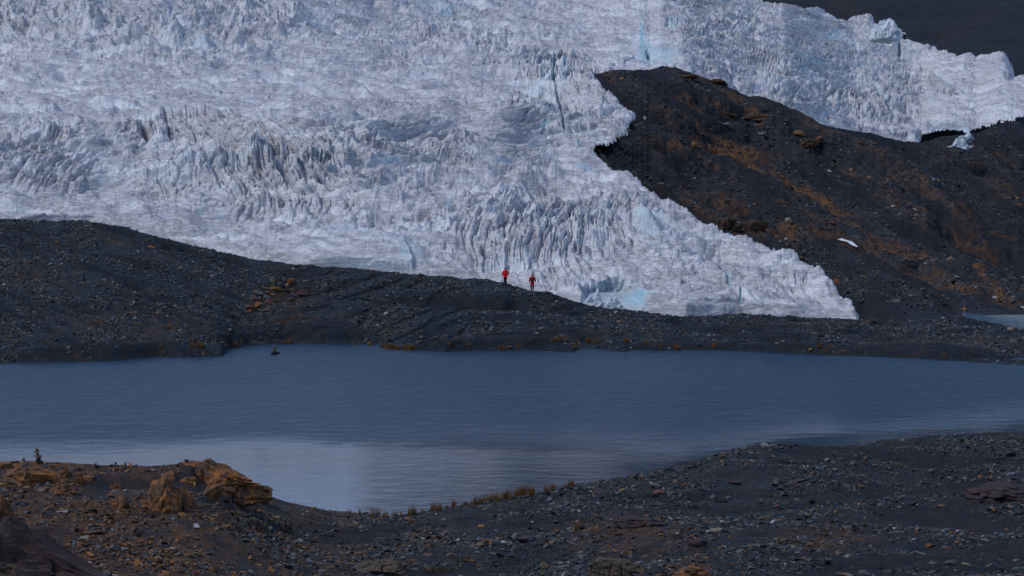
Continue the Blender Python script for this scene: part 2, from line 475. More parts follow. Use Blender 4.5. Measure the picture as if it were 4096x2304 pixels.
bk = np.clip(T - 1, 0, 1)
X[..., 1] += bk * 130; X[..., 2] -= bk ** 1.3 * 90
x, y, z = X[..., 0], X[..., 1], X[..., 2]
inn = sstep(0, 0.1, tc) * (1 - 0.75 * sstep(0.88, 1.0, tc))
# gullies and ribs running down to the right, following the rock's layering
A_ = U * 0.87 + V * 0.50; B_ = -U * 0.50 + V * 0.87       # along and across the layering
B_ = B_ + 30 * fbm(A_ / 260, B_ / 160, 0, 3, 52)
q = B_ / 22.0; w = A_ / 22.0
hh = 2.3 * (ridged(B_ / 120, A_ / 900, 0, 4, 41) - .5) * inn
hh += 0.8 * (ridged(B_ / 34, A_ / 300, 0, 3, 43) - .5) * inn
hh += 0.9 * fbm(x / 8, y / 12, z / 4, 4, 45) * inn
cr = ridged(x / 3.0, y / 5.0, z / 2.0, 3, 47)
crag = np.clip(blob(U, V, 2850, 420, 480, 70, 22, 0.6) + blob(U, V, 3000, 890, 260, 70, 20, 0.6) + blob(U, V, 3120, 440, 260, 50, 25, .6) + blob(U, V, 2900, 570, 260, 40, 20, .6), 0, 1)
hh += (0.15 + 1.1 * crag) * (cr - 0.4) * inn
# ridge that separates the front hill from the paler slope behind, and the dark gully on the right
for pts, wd, dep in [([(3290,515),(3420,590),(3560,660),(3700,760),(3820,860),(3960,960),(4096,1010)], 26, 1.4),
                     ([(3780,900),(3900,960),(4096,1050)], 50, -2.0), ([(3700,1085),(3900,1098),(4200,1100)], 20, 1.0),
                     ([(2780,600),(2950,720),(3200,850),(3420,950)], 30, 1.0), ([(3000,560),(3250,720),(3500,860),(3650,960)], 22, -1.0),
                     ([(2640,760),(2820,880),(3010,930),(3180,1000)], 20, 0.9)]:
    dd, _ = seg_dist(U, V, pts)
    hh += dep * np.exp(-(dd / wd) ** 2) * inn
X[..., 1] -= hh * 0.35; X[..., 2] += hh * 0.75
# the pond's hollow
pond = blob(U, V, 4180, 1285, 420, 34, 3, 0.25)
X[..., 2] -= 0 * pond
rust = np.zeros_like(U)
for a in [(3050,690,430,38,30,1.0),(3400,900,330,36,30,0.8),(2830,330,240,26,24,.75),(2980,880,260,60,18,0.8),(2960,460,130,30,18,0.8),(3310,505,130,26,35,.7),(3560,500,200,20,20,.5),
          (3700,1060,420,26,14,0.9),(4000,1200,260,26,10,0.9),(3450,1010,240,20,22,.8),(2620,800,160,26,36,.7),(3900,1130,260,26,8,.6),(3350,560,300,26,30,.5),(2750,640,200,30,30,.5),(3700,850,330,60,32,.5),(3950,700,300,80,25,.35)]:
    rust = np.maximum(rust, a[5] * blob(U, V, *a[:5], 0.7))
rust = rust * (0.15 + 1.1 * sstep(-0.25, 0.35, fbm(q / 1.5, w / 9, 0, 4, 77)))
rust = np.maximum(rust, 0.5 * sstep(0.2, 0.6, fbm(q / 2.5, w / 18, 0, 3, 78)))
rust = np.clip(np.maximum(rust, 0.10), 0, 1)
bare = np.clip(1.0 * sstep(-0.15, 0.3, fbm(q / 3, w / 18, 0, 4, 71)) + blob(U, V, 3960, 980, 180, 100, 20, .5) + blob(U, V, 2900, 560, 300, 50, 20, .6) * .7, 0, 1)
HILL = dict(X=X, bare=bare, rust=rust, ok=(T > 0.02) & (T < 1.0), vis=(T < 1.02))
o = mesh_np('rock_hill_terrain', X.reshape(-1, 3), grid_faces(nr, nc), M['hill'], dict(rust=rust, bare=bare))
tag(o, kind='structure')

# ------------------------------------------------------------------ mountain behind the right part of the glacier
u = np.linspace(2500, 6500, 260); v = np.linspace(640, -900, 260)
V, U = np.meshgrid(v, u, indexing='ij')
D = 560 + (640 - V) * 0.33
X = P(U, V, D)
x, y, z = X[..., 0], X[..., 1], X[..., 2]
hh = 5 * fbm(x / 50, y / 50, z / 30, 5, 81) + 2.5 * ridged((x + z) / 22, (x - z) / 90, 0, 3, 83)
X[..., 1] -= hh * 0.6; X[..., 2] += hh * 0.3
rust = np.clip(0.35 * blob(U, V, 3330, 20, 260, 30, 25, .8) + 0.25 * blob(U, V, 3800, 150, 250, 30, -30, .8) + 0.08, 0, 1)
o = mesh_np('dark_mountain', X.reshape(-1, 3), grid_faces(260, 260), M['mount'], dict(rust=rust, bare=0 * rust))
tag(o, kind='structure')

# ------------------------------------------------------------------ glacier
print('glacier')
GL_R = [(2357,616),(2404,637),(2460,678),(2537,729),(2560,744),(2607,787),(2659,814),(2712,846),(2758,860),(2787,898),(2834,921),(2915,945),(2980,955),(3043,974),
        (3084,985),(3150,1005),(3183,1022),(3196,1050),(3212,1073),(3250,1095),(3282,1119),(3323,1148),(3340,1175),(3352,1195),(3378,1208),(3405,1213),(3428,1247),(3444,1284)]
LOBE = [(2371,304),(2377,331),(2404,359),(2440,385),(2471,409),(2505,425),(2540,447),(2530,470),(2509,497),(2504,522),(2471,536),(2465,556),(2430,575),(2393,592),(2357,608)]
TOP = [(2900,-400),(3030,-20),(3060,2),(3123,15),(3175,29),(3210,20),(3268,20),(3303,41),(3345,60),(3378,73),(3419,67),(3477,70),(3500,102),(3523,84),(3581,87),(3584,125),(3616,139),
       (3589,163),(3634,166),(3703,192),(3745,190),(3790,203),(3837,226),(3901,235),(3953,224),(4023,218),(4038,238),(4034,316),(4096,299),(4300,250),(4700,220)]
BOT = [(4700,430),(4096,478),(3994,490),(3930,508),(3912,525),(3880,538),(3840,535),(3790,530),(3745,532),(3721,551),(3686,562),(3640,640),(3300,640)]
UNDER = [(3123,560),(2925,500),(2774,440),(2600,420),(2480,400),(2420,372)]
LOWER = [(3450,1400),(-1000,1400),(-1000,-400)]
# main body: left of the hill, with tongue and lobe; the upper-right body lies behind the hill
MAIN = [(-1000,1400),(-1000,-400),(2700,-400),(2430,296),(2379,322)] + LOBE[2:] + GL_R + [(3450,1400)]
UPPER = [(2200,-400)] + TOP + BOT + [(3000,560),(2700,450),(2500,400),(2200,400)]

def hillD(U, V):
    vr = pl(RIDGE, U); vb = pl([(2150,1300),(3440,1300),(3780,1290),(3860,1262)], U)
    t = np.clip((vb - V) / (vb - vr), 0, 1.3)
    return 322 + (pl(RIDGE_D, U) - 322) * t ** 0.82 - 20 * blob(U, V, 2420, 470, 340, 240, 0, 0.8)

def mainD(U, V):
    rows = np.array([-400,-200,0,100,200,300,400,500,600,700,800,900,1000,1100,1180,1280,1400])
    tabs = {-1000: [640,570,508,488,474,455,432,394,384,377,370,360,350,340,326,305,285],
            1200:  [640,570,508,488,474,455,425,392,384,377,371,362,347,330,320,305,285],
            1900:  [640,570,508,486,470,450,426,410,400,390,372,358,344,332,320,305,285],
            2250:  [640,570,508,486,470,450,421,413,407,396,378,362,347,333,320,305,285],
            2371:  [640,570,508,486,470,450,424,413,407,396,378,362,347,333,320,305,285],
            2500:  [640,570,508,486,470,450,424,413,406,396,378,362,347,333,321,306,285],
            3500:  [640,570,508,486,470,450,440,420,408,396,378,362,347,333,321,307,290]}
    ks = sorted(tabs); out = np.zeros_like(U)
    vals = [np.interp(V, rows, tabs[k]) for k in ks]
    for i in range(len(ks) - 1):
        k0, k1 = ks[i], ks[i + 1]
        m = (U >= k0) & (U <= k1)
        w = (U - k0) / (k1 - k0); w = w * w * (3 - 2 * w)
        out = np.where(m, vals[i] * (1 - w) + vals[i + 1] * w, out)
    out = np.where(U < ks[0], vals[0], out); out = np.where(U > ks[-1], vals[-1], out)
    w = sstep(500, 2371, U) * (1 - sstep(290, 370, V))
    out = out * (1 - w) + upperD(np.full_like(U, 2371.0), V) * w
    w = sstep(1950, 2430, U) * sstep(290, 350, V) * (1 - sstep(560, 760, V))
    out = out * (1 - w) + (hillD(U, V) - 3) * w
    return out

def upperD(U, V):
    base = pl(RIDGE, U)
    up = 480 + 13 * sstep(3260, 3420, U) + np.maximum(base + 30 - V, -8) * 0.30
    up = up + 14 * sstep(0, 1, (base - V) / 260.0)
    return np.minimum(up, 700)

FL = dict(flute=[(1050,700,620,150,8,1.0),(250,640,420,110,0,0.75),(1550,640,330,120,0,0.9),(2260,420,230,170,20,0.85),(2050,950,420,170,10,0.75),(2650,1000,350,120,15,0.45),
                 (350,130,520,110,8,0.55),(850,80,330,80,0,0.5),(3300,330,700,150,14,0.55),(2900,120,400,80,14,0.5),(1850,200,260,60,10,.45),(2900,1180,400,70,4,.55),(1500,960,350,90,5,.5)],
          spire=[(350,130,560,130,5,0.9),(1000,130,300,110,5,0.8),(1100,760,420,110,12,0.8),(2050,230,330,80,10,0.7),(1700,620,400,70,5,0.5),(250,560,380,90,0,0.5),(1850,900,420,100,0,0.6),
                 (2350,850,330,120,20,0.5),(3000,1090,380,80,12,0.4),(3500,130,300,60,22,0.3),(3850,240,260,50,10,.25),(2000,720,300,60,0,.6)],
          flat=[(900,410,1100,42,2,1.0),(1950,640,260,50,20,0.8),(500,850,700,60,6,0.5),(3250,250,300,40,10,0.5),(2500,200,150,80,0,0.6),(1700,380,450,40,-4,0.5),(2380,900,150,60,20,.2)],
          blue=[(2568,165,7,50,-3,1.0),(2585,230,34,50,0,0.55),(2640,240,70,40,10,0.45),(2545,1220,75,16,15,.7),(2435,1165,40,8,0,.5),(1640,1060,40,34,30,0.4),(2345,700,40,14,0,0.6),(2600,940,60,46,0,0.4),
                (1300,955,140,7,3,.4),(800,860,12,6,0,.45),(245,755,26,5,0,.4),(885,872,14,6,0,.45),(1800,850,14,40,10,.5),(3330,160,30,20,0,.5),(3550,115,40,28,0,.5),(1750,30,120,16,8,.2),(2180,330,20,80,4,.3),
                (2260,330,14,60,4,.35),(2170,535,26,7,-25,.9),(1520,680,70,10,0,.35),(3820,545,60,14,0,.5),(2690,120,26,16,0,.5),(3250,270,60,18,10,.4),(1780,60,26,20,0,.6)])
CREV = [([(2905,1150),(2925,1180),(2945,1210),(2962,1245),(2958,1268)],4,0.6,.8),([(3320,395),(3450,470),(3555,560)],4,1.2,.5),([(3490,370),(3540,440),(3590,480)],4,1.3,.6),([(3330,430),(3400,450),(3440,505)],3,1,.3),
        ([(2700,985),(2740,980),(2800,985)],8,2.2,0.1),([(2220,250),(2215,330),(2262,540)],4,1.4,.7),([(2540,245),(2500,275),(2430,295)],4,1.2,.7),([(3230,465),(3300,400),(3400,350)],5,.8,.1),
        ([(2590,215),(2596,240)],6,2.0,.2),([(570,520),(590,560)],10,2.5,0),([(1305,715),(1335,712)],9,2.5,0),([(1930,1030),(1965,1045)],7,2.2,0),([(960,350),(1250,360),(1390,400)],6,0.8,0.1),
        ([(2440,1162),(2475,1160)],9,2.5,.6),([(3590,165),(3600,230)],5,2,.3),([(4010,390),(4060,420)],5,1.5,.5),([(3690,280),(3760,330),(3860,370)],6,1.0,.2)]

def glacier_grid(poly, Dfun, u0, u1, v0, v1, su, sv, seed):
    nc = int((u1 - u0) / su); nr = int((v1 - v0) / sv)
    u = np.linspace(u0, u1, nc); v = np.linspace(v1, v0, nr)
    V, U = np.meshgrid(v, u, indexing='ij')
    D = Dfun(U, V)
    # signed distance to the outline (px), roughened
    dist, ndv = seg_dist(U, V, poly, True)
    ins = inside(U, V, poly)
    sd = np.where(ins, -dist, dist)
    ndv = np.where(ins, -ndv, ndv) / np.maximum(dist, 1e-3)      # + means the outline faces down
    sd = sd + 7 * perlin(U / 34, V / 34, 0, 91) + 5 * perlin(U / 11, V / 11, 0, 93) + 2.5 * perlin(U / 5, V / 5, 0, 94)
    X = P(U, V, D)
    # macro normal
    du = np.gradient(X, axis=1); dv = np.gradient(X, axis=0)
    n = np.cross(du, dv); n /= np.linalg.norm(n, axis=2)[..., None] + 1e-9
    if n[..., 2].mean() < 0: n = -n
    x, y, z = X[..., 0].astype(np.float32), X[..., 1].astype(np.float32), X[..., 2].astype(np.float32)
    def M_(key):
        m = np.zeros_like(U)
        for a in FL[key]: m = np.maximum(m, a[5] * blob(U, V, *a[:5], 0.55))
        return m
    flute, spire, flat = M_('flute'), M_('spire'), M_('flat')
    wv = 0.5 * fbm(x / 12, z / 6, 0, 3, 101)
    flute = np.clip(flute * (1 + 0.9 * wv), 0, 1.3); spire = np.clip(spire * (1 + 1.2 * fbm(x / 9, y / 14, 0, 2, 103)), 0, 1.3)
    rough = np.clip(0.34 + 0.5 * fbm(x / 12, y / 16, 0, 3, 105) - 0.28 * flat + 0.3 * flute + 0.2 * spire, 0.15, 1)
    # along-slope coordinate
    s = z * 1.0 + y * 0.22
    lean = 0.35 + 0.5 * perlin(x / 30, s / 14, 0, 107)
    xl = x + s * lean * 0.8
    # undulation of the ice
    h = 1.3 * fbm(x / 22, y / 30, 0, 3, 111) + (1.6 - 0.9 * np.clip(flat, 0, 1)) * (ridged(x / 11 + 0.4 * s / 11, s / 7.5, 0, 3, 112) - 0.55)
    # flutes: ribs running down the slope, broken across
    fx = xl + 1.3 * fbm(x / 4, s / 4, 0, 3, 113)
    f1 = ridged(fx / 3.8, s / 10, 0, 2, 115) ; f2 = ridged(fx / 1.3, s / 5.0, 0, 2, 117)
    brk = np.abs(perlin(x / 6, s / 2.2, 0, 119))
    fl = (2.1 * (f1 - 0.55) + 0.45 * (f2 - 0.55)) * (0.55 + 0.9 * brk)
    wb1, ib1 = worley(fx / 2.7, s / 3.4 + 0.3 * perlin(x / 2, s / 2, 0, 116), 23); wb2, ib2 = worley(fx / 0.95, s / 1.0, 29)
    bulge = np.sqrt(np.clip(1 - (wb1 / 0.85) ** 2, 0, 1)) * (0.5 + ib1) * 1.25 + np.sqrt(np.clip(1 - (wb2 / 0.85) ** 2, 0, 1)) * (0.4 + ib2) * 0.42
    h = h + flute * (0.75 * fl + bulge) + 0.15 * rough * bulge
    # leaning blocks in layers
    w1, id1 = worley(xl / 2.6, s / 2.0, 3); w2, id2 = worley(xl / 1.1 + 7, s / 0.9, 5)
    blk = (id1 - 0.5) * 1.0 * (1 - sstep(0.35, 0.8, w1)) + (id2 - 0.5) * 0.45 * (1 - sstep(0.3, 0.8, w2))
    h = h + blk * rough * 0.55
    # fine broken surface
    fine = 0.55 * ridged(x / 1.6, s / 1.1, y / 5, 3, 121) + 0.30 * fbm(x / 0.6, s / 0.5, 0, 3, 125)
    h = h + fine * (0.04 + 0.30 * rough)
    # clefts: narrow dark grooves, running down in the falls, across in the flats
    n1 = perlin(fx / 1.7, s / 7.0, 0, 122); n2 = perlin(fx / 0.8 + 3, s / 3.2, 0, 123)
    h = h - flute * (0.8 * np.exp(-(n1 / 0.09) ** 2) + 0.25 * np.exp(-(n2 / 0.10) ** 2))
    n3 = perlin(x / 2.4 + 0.5 * fbm(x / 2, s / 2, 0, 2, 126), s / 2.0, 0, 124); n4 = perlin(x / 7 + 0.3 * s, s / 0.9 + 0.8 * fbm(x / 5, s / 3, 0, 2, 127), 0, 128)
    h = h - (0.03 + 0.26 * rough) * np.exp(-(n3 / 0.07) ** 2) - (0.18 + 0.2 * flat) * np.exp(-(n4 / 0.08) ** 2)
    # thin dirty layers leave small steps
    lay = perlin(x / 9, z * 0 + 3.1, s / 0.32 + 1.2 * fbm(x / 10, y / 14, 0, 2, 131), 133)
    h = h + 0.17 * lay * (0.5 + flat + 0.7 * flute)
    fld = perlin(x / 15 + s / 9, s / 1.3 + 1.5 * fbm(x / 12, s / 6, 0, 3, 135) + 0.09 * x, 0, 137)
    fl2 = perlin(x / 9 - s / 6, s / 0.7 + 1.8 * fbm(x / 9, s / 5, 0, 2, 138) - 0.06 * x, 0, 139)
    h = h + (0.85 * (1 - np.abs(fld) * 2) + 0.40 * (1 - np.abs(fl2) * 2)) * (1 - 0.6 * np.clip(flute, 0, 1))
    # spires: separate teeth of ice standing up
    up = np.zeros_like(h)
    for sc_, am, sd_ in ((6.0, 4.2, 11), (3.2, 2.6, 17), (1.7, 1.3, 19)):
        w, i = worley(x / sc_ + 0.3 * perlin(x / 2, y / 2, 0, 9), y / (sc_ * 1.7), sd_)
        th = 0.70 if sc_ > 2 else 0.6
        tooth = np.clip(1 - w / 0.46, 0, 1) ** 0.9 * np.clip((i - th) / (1 - th), 0, 1)
        up = np.maximum(up, tooth * am)
    up = up * (spire * 0.85 + 0.10 * rough)
    up = up * (1 + 0.35 * ridged(x / 0.8, s / 2.0, 0, 2, 141))
    blue = np.zeros_like(U)
    for a in FL['blue']: blue = np.maximum(blue, a[5] * blob(U, V, *a[:5], 0.5))
    blue = blue * (0.75 + 0.5 * fbm(x / 1.5, s / 1.5, 0, 3, 145))
    blue = np.maximum(blue, 0.20 * sstep(0.3, 0.8, fbm(x / 7, s / 5, 0, 3, 147)) * sstep(0.1, 0.6, flute + 0.5 * spire))
    deep = np.zeros_like(U)
    for pts, w, dep, bl in CREV:
        dd, _ = seg_dist(U + 3 * perlin(U / 20, V / 20, 0, 151), V, pts)
        g = np.exp(-(dd / w) ** 2); deep += dep * g; blue = np.maximum(blue, bl * g)
    # the slab in front (raised ledge with a pale rim) and the melt cave under the tongue
    SLAB = [(1150,1045),(1160,965),(1230,945),(1330,962),(1450,985),(1540,1005),(1625,1020),(1655,1075),(1650,1120),(1150,1120)]
    if seed == 1:
        ds_, _ = seg_dist(U, V, SLAB, True); i_ = inside(U, V, SLAB)
        sds = np.where(i_, ds_, -ds_) + 5 * perlin(U / 18, V / 18, 0, 153)
        sl = sstep(-2, 9, sds) * sstep(1150, 1330, U)
        h = h * (1 - 0.5 * sl) + 1.3 * sl
        up = up * (1 - 0.8 * sl)
        blue = np.maximum(blue, 0.30 * sl * (1 - sstep(0, 26, sds)) )
        CAVE = [(2330,1225),(2310,1190),(2350,1170),(2420,1160),(2490,1163),(2540,1185),(2585,1225),(2600,1290),(2330,1290)]
        dcv, _ = seg_dist(U, V, CAVE, True); i_ = inside(U, V, CAVE)
        cv = sstep(-4, 24, np.where(i_, dcv, -dcv) + 4 * perlin(U / 15, V / 15, 0, 155))
        h = h * (1 - 0.8 * cv); up = up * (1 - cv)
        X[..., 1] += cv * 3.0
        blue = np.maximum(blue, 0.24 * cv)
        # pale wall with the deep blue cleft
    wall = blob(U, V, 2600, 195, 110, 80, 0, .4)
    h = h * (1 - 0.5 * wall); up *= (1 - wall)
    h = h - deep
    edge = sstep(-30, 0, sd)
    h = h * (1 - 0.45 * edge)
    under = sstep(28, 60, V - pl(CREST, U)) if seed == 1 else 0 * U
    h = h * (1 - under); up = up * (1 - under)
    X = X + n * h[..., None]
    if seed == 1: X[..., 1] += 0.12 * np.clip(V - pl(CREST, U) - 6, 0, 200)
    X[..., 2] += up
    # rim: outside the outline the surface turns down to the bed
    outd = np.clip(sd, 0, 60)
    facedown = np.clip(ndv * 1.5, 0, 1)
    X[..., 2] -= outd * (0.16 - 0.09 * facedown)
    X[..., 1] += outd * 0.05 * (1 - facedown)
    X[..., 2] -= 0.6 * sstep(-14, 0, sd) * (1 - facedown)
    # dirt: bands that follow the layers, and patches
    dirt = 0.36 + 0.85 * fbm(x / 10, s / 2.6, 0, 4, 161) + 0.35 * lay * (0.5 + 0.5 * flute)
    dirt += (0.8 * np.exp(-(fld / 0.10) ** 2) + 0.5 * np.exp(-(fl2 / 0.09) ** 2)) * (1 - 0.4 * np.clip(flute, 0, 1))
    dirt += 0.30 * flat * sstep(-0.3, .5, fbm(x / 12, y / 20, 0, 3, 165))
    strip = perlin(x / 16, 1.3 + 0 * x, s / 0.75 + 1.5 * fbm(x / 14, y / 20, 0, 2, 169), 171)
    dirt += 0.5 * sstep(0.05, 0.5, strip)
    for a in [(2950,1120,120,60,10,.5),(2750,1200,160,50,0,.45),(3640,450,90,30,10,.5),(1700,850,260,40,0,.3),(2050,540,60,80,0,.4),(2660,120,80,60,20,.5),(1950,1060,260,20,0,.3),(600,900,500,40,10,.35),(1600,470,120,60,20,.4)]:
        dirt += a[5] * blob(U, V, *a[:5], 0.7)
    dirt = np.clip(dirt, 0, 1) * (1 - 0.8 * np.clip(blue, 0, 1))
    keep = (sd < 45) & ~((U > 2374) & (V < 300)) if seed == 1 else sd < 45
    keep &= ~((U > 1450 + 1.45 * (V + 530) + 70 * perlin(U / 200, V / 60, 0, 9)) & (V < -45))
    keep &= ~((facedown > 0.4) & (sd > 7) & (V < 1150))
    return X, grid_faces(nr, nc, keep), dict(dirt=dirt, blue=np.clip(blue, 0, 1)), sd

def compact(X, f, attrs):
    X = X.reshape(-1, 3); used = np.zeros(len(X), bool); used[f.ravel()] = True
    idx = np.cumsum(used) - 1
    return X[used], idx[f], {k: np.asarray(a).ravel()[used] for k, a in attrs.items()}

X, f, at, sd = glacier_grid(MAIN, mainD, -420, 3470, -130, 1330, 2.7, 2.5, 1)
MAING = dict(X=X, vis=sd < 0)
Xa, fa, ata = compact(X, f, at)
X, f, at, sd = glacier_grid(UPPER, upperD, 2371, 4500, -130, 620, 2.9, 2.5, 2)
UPG = dict(X=X, vis=sd < 0)
Xb, fb, atb = compact(X, f, at)
# the rest of the ice beyond the frame's top and left side, coarse
u = np.linspace(-2600, 3050, 170); v = np.linspace(-110, -1150, 90)
V, U = np.meshgrid(v, u, indexing='ij')
D = pl([(-2600,545),(500,548),(1435,590),(1900,618),(2371,636),(3050,640)], U) + (-110 - V) * 0.55
X = P(U, V, D); x, y, z = X[..., 0], X[..., 1], X[..., 2]
hh = 5 * fbm(x / 40, y / 50, z / 30, 4, 191) + 1.5 * ridged(x / 8, z / 12, 0, 3, 193)
X[..., 2] += np.minimum(hh, 3) * sstep(-110, -260, V) - 1.0; X[..., 1] -= hh * .3
keepc = (U < 1450 + 0.9 * (V + 900) + 70 * perlin(U / 200, V / 60, 0, 9)) & (V > -900 + 60 * perlin(U / 130, V * 0, 2.0) - 0.15 * np.clip(1000 - U, 0, 1500))
Xc, fc, atc = compact(X, grid_faces(90, 170, keepc), dict(dirt=0 * U, blue=0 * U))
u = np.linspace(-2600, -400, 160); v = np.linspace(-130, 1000, 160)
V, U = np.meshgrid(v, u, indexing='ij')
X = P(U, V, mainD(U, V)); x, y, z = X[..., 0], X[..., 1], X[..., 2]
X[..., 2] += 1.3 * fbm(x / 22, y / 30, 0, 3, 111) + 1.2 * ridged(x / 5, z / 5, 0, 3, 195) - 1.0
Xe, fe, ate = compact(X, grid_faces(160, 160), dict(dirt=0.3 + 0 * U, blue=0 * U))
parts_ = [(Xa, fa, ata), (Xb, fb, atb), (Xc, fc, atc), (Xe, fe, ate)]; off_ = np.cumsum([0] + [len(q[0]) for q in parts_])
Xt = np.concatenate([q[0] for q in parts_]); ft = np.concatenate([q[1] + off_[i] for i, q in enumerate(parts_)])
att = {k: np.concatenate([q[2][k] for q in parts_]) for k in ata}
o = mesh_np('glacier', Xt, ft, M['ice'], att, smooth=True)
tag(o, kind='structure')

# brown mountain standing above the frame: the calm water mirrors it
u = np.linspace(1425, 5200, 200); v = np.linspace(0, -1500, 150)
V, U = np.meshgrid(v, u, indexing='ij')
topv = pl([(1100,-1300),(1450,-2300),(1800,-2900),(2700,-2800),(3100,-1400),(4000,-1100),(5200,-900)], U)
V = V * (-topv / 1500)
D = 820 + (-V) * 0.5
X = P(U, V, D); x, y, z = X[..., 0], X[..., 1], X[..., 2]
hh = 9 * fbm(x / 60, y / 60, z / 45, 5, 201)
X[..., 1] -= hh; X[..., 2] += 0.5 * hh
M['brown'] = mat_ground('brown_mountain_rock', (0.022, 0.016, 0.014), (0.042, 0.031, 0.027), (0.05, 0.028, 0.016), 0.3, 0.3)
o = mesh_np('brown_mountain', X.reshape(-1, 3), grid_faces(150, 200), M['brown'], dict(rust=0.4 + 0 * U, bare=0 * U))
tag(o, kind='structure')

# unseen slope added behind the camera to dim sky light on the near bank
xx = np.linspace(-420, 420, 90); yy = np.linspace(20, -420, 70)
YY, XX = np.meshgrid(yy, xx, indexing='ij')
ZZ = 18 - 0.52 * (YY - 20) * sstep(20, -60, YY) + 6 * fbm(XX / 60, YY / 60, 0, 4, 211) * sstep(0, -60, YY) - 3
X = np.stack([XX, YY, ZZ], -1)
o = mesh_np('sky_blocking_slope', X.reshape(-1, 3), grid_faces(70, 90), M['mount'], dict(rust=0.2 + 0 * XX, bare=0 * XX))
tag(o, kind='structure')
# ground sheet reaching out under everything
X = np.array([[-3000,-1500,-6],[3000,-1500,-6],[3000,4000,-6],[-3000,4000,-6]], float)
o = mesh_np('ground', X, np.array([[0,1,2,3]]), M['mount'], dict(rust=np.zeros(4), bare=np.zeros(4)))
tag(o, kind='structure')

# ------------------------------------------------------------------ water
u = np.linspace(-1500, 5600, 300); v = np.linspace(1340, 2500, 240)
V, U = np.meshgrid(v, u, indexing='ij')
X = P(U, V, dplane(V, 0.0)); X[..., 2] = 0
nn = fbm(X[..., 0] / 14, X[..., 1] / 22, 0, 3, 221)
line = pl([(-1500,1760),(0,1760),(600,1745),(1000,1725),(1500,1735),(2100,1755),(2700,1770),(3200,1700),(3600,1660),(4096,1610),(5600,1590)], U)
ruf = 1 - sstep(-130, 120, (V - line) + 26 * nn)
wnd = fbm(X[..., 0] / 22 + 5, X[..., 1] / 9, 0, 4, 223)
ruf = np.clip(ruf * (0.9 + 0.14 * wnd), 0, 1)
o = mesh_np('lake_water', X.reshape(-1, 3), grid_faces(240, 300)[:, ::-1], M['water'], dict(ruffle=ruf))
tag(o, kind='structure')
# pond at the right, in a hollow behind the far bank
up_ = np.linspace(3825, 5000, 40); vp_ = np.linspace(1235, 1332, 20)
V, U = np.meshgrid(vp_, up_, indexing='ij')
UL = 3850 + 1.6 * np.clip(V - 1262, 0, 200); U = UL + (5000 - UL) * (U - 3825) / (5000 - 3825)
X = P(U, V, dplane(V, 0.05)); X[..., 2] = 0.05
o = mesh_np('pond_water', X.reshape(-1, 3), grid_faces(20, 40)[:, ::-1], M['water'], dict(ruffle=0.45 + 0 * U))
tag(o, kind='structure')

# ------------------------------------------------------------------ placing things on the ground
for T_ in (FARB, NEARB, HILL, MAING, UPG):
    Xf = T_['X'].reshape(-1, 3)
    m = T_['vis'].reshape(-1)
    pu, pv, pd = proj(Xf[m]); T_['pts'] = Xf[m]; T_['pu'] = pu; T_['pv'] = pv; T_['pd'] = pd

def on(T_, u, v):
    """ground point of a surface that shows at photo pixel (u, v)"""
    q = (T_['pu'] - u) ** 2 + (T_['pv'] - v) ** 2
    i = np.argsort(q)[:12] if len(q) < 1 else np.argpartition(q, 12)[:12]
    j = i[np.argmin(T_['pd'][i] + 0.02 * q[i])]
    return T_['pts'][j].copy(), T_['pd'][j]

# ------------------------------------------------------------------ stones
def hull_stone(seed, n=12, flat=0.6, long=1.3):
    r = random.Random(seed)
    bm = bmesh.new()
    for i in range(n):
        p = Vector((r.gauss(0, 1), r.gauss(0, 1), r.gauss(0, 1))).normalized() * r.uniform(0.85, 1.0)
        bm.verts.new((p.x * long * 0.5, p.y * 0.5, p.z * flat * 0.5))
    res = bmesh.ops.convex_hull(bm, input=bm.verts[:])
    dele = [g for g in res['geom_interior'] if isinstance(g, bmesh.types.BMVert)] + [g for g in res['geom_unused'] if isinstance(g, bmesh.types.BMVert)]
    if dele: bmesh.ops.delete(bm, geom=list(set(dele)), context='VERTS')
    bmesh.ops.triangulate(bm, faces=bm.faces[:])
    bm.verts.index_update()
    v = np.array([x.co[:] for x in bm.verts]); f = np.array([[q.index for q in t.verts] for t in bm.faces])
    bm.free(); return v, f

LIB = [hull_stone(100 + i, 9 + i % 5, 0.40 + 0.07 * (i % 6), 1.1 + 0.12 * (i % 4)) for i in range(14)]
LIBL = [hull_stone(300 + i, 7 + i % 3, 0.45 + 0.07 * (i % 6), 1.1 + 0.12 * (i % 4)) for i in range(10)]

def rand_rot(n, tilt):
    a = RNG.uniform(0, 2 * np.pi, n); b = RNG.normal(0, tilt, n); c = RNG.normal(0, tilt, n)
    ca, sa, cb, sb, cc, sc = np.cos(a), np.sin(a), np.cos(b), np.sin(b), np.cos(c), np.sin(c)
    R = np.zeros((n, 3, 3))
    Z = np.stack([np.stack([ca, -sa, 0*a], -1), np.stack([sa, ca, 0*a], -1), np.stack([0*a, 0*a, 0*a+1], -1)], 1)
    Xm = np.stack([np.stack([0*a+1, 0*a, 0*a], -1), np.stack([0*a, cb, -sb], -1), np.stack([0*a, sb, cb], -1)], 1)
    Ym = np.stack([np.stack([cc, 0*a, sc], -1), np.stack([0*a, 0*a+1, 0*a], -1), np.stack([-sc, 0*a, cc], -1)], 1)
    return Z @ Xm @ Ym

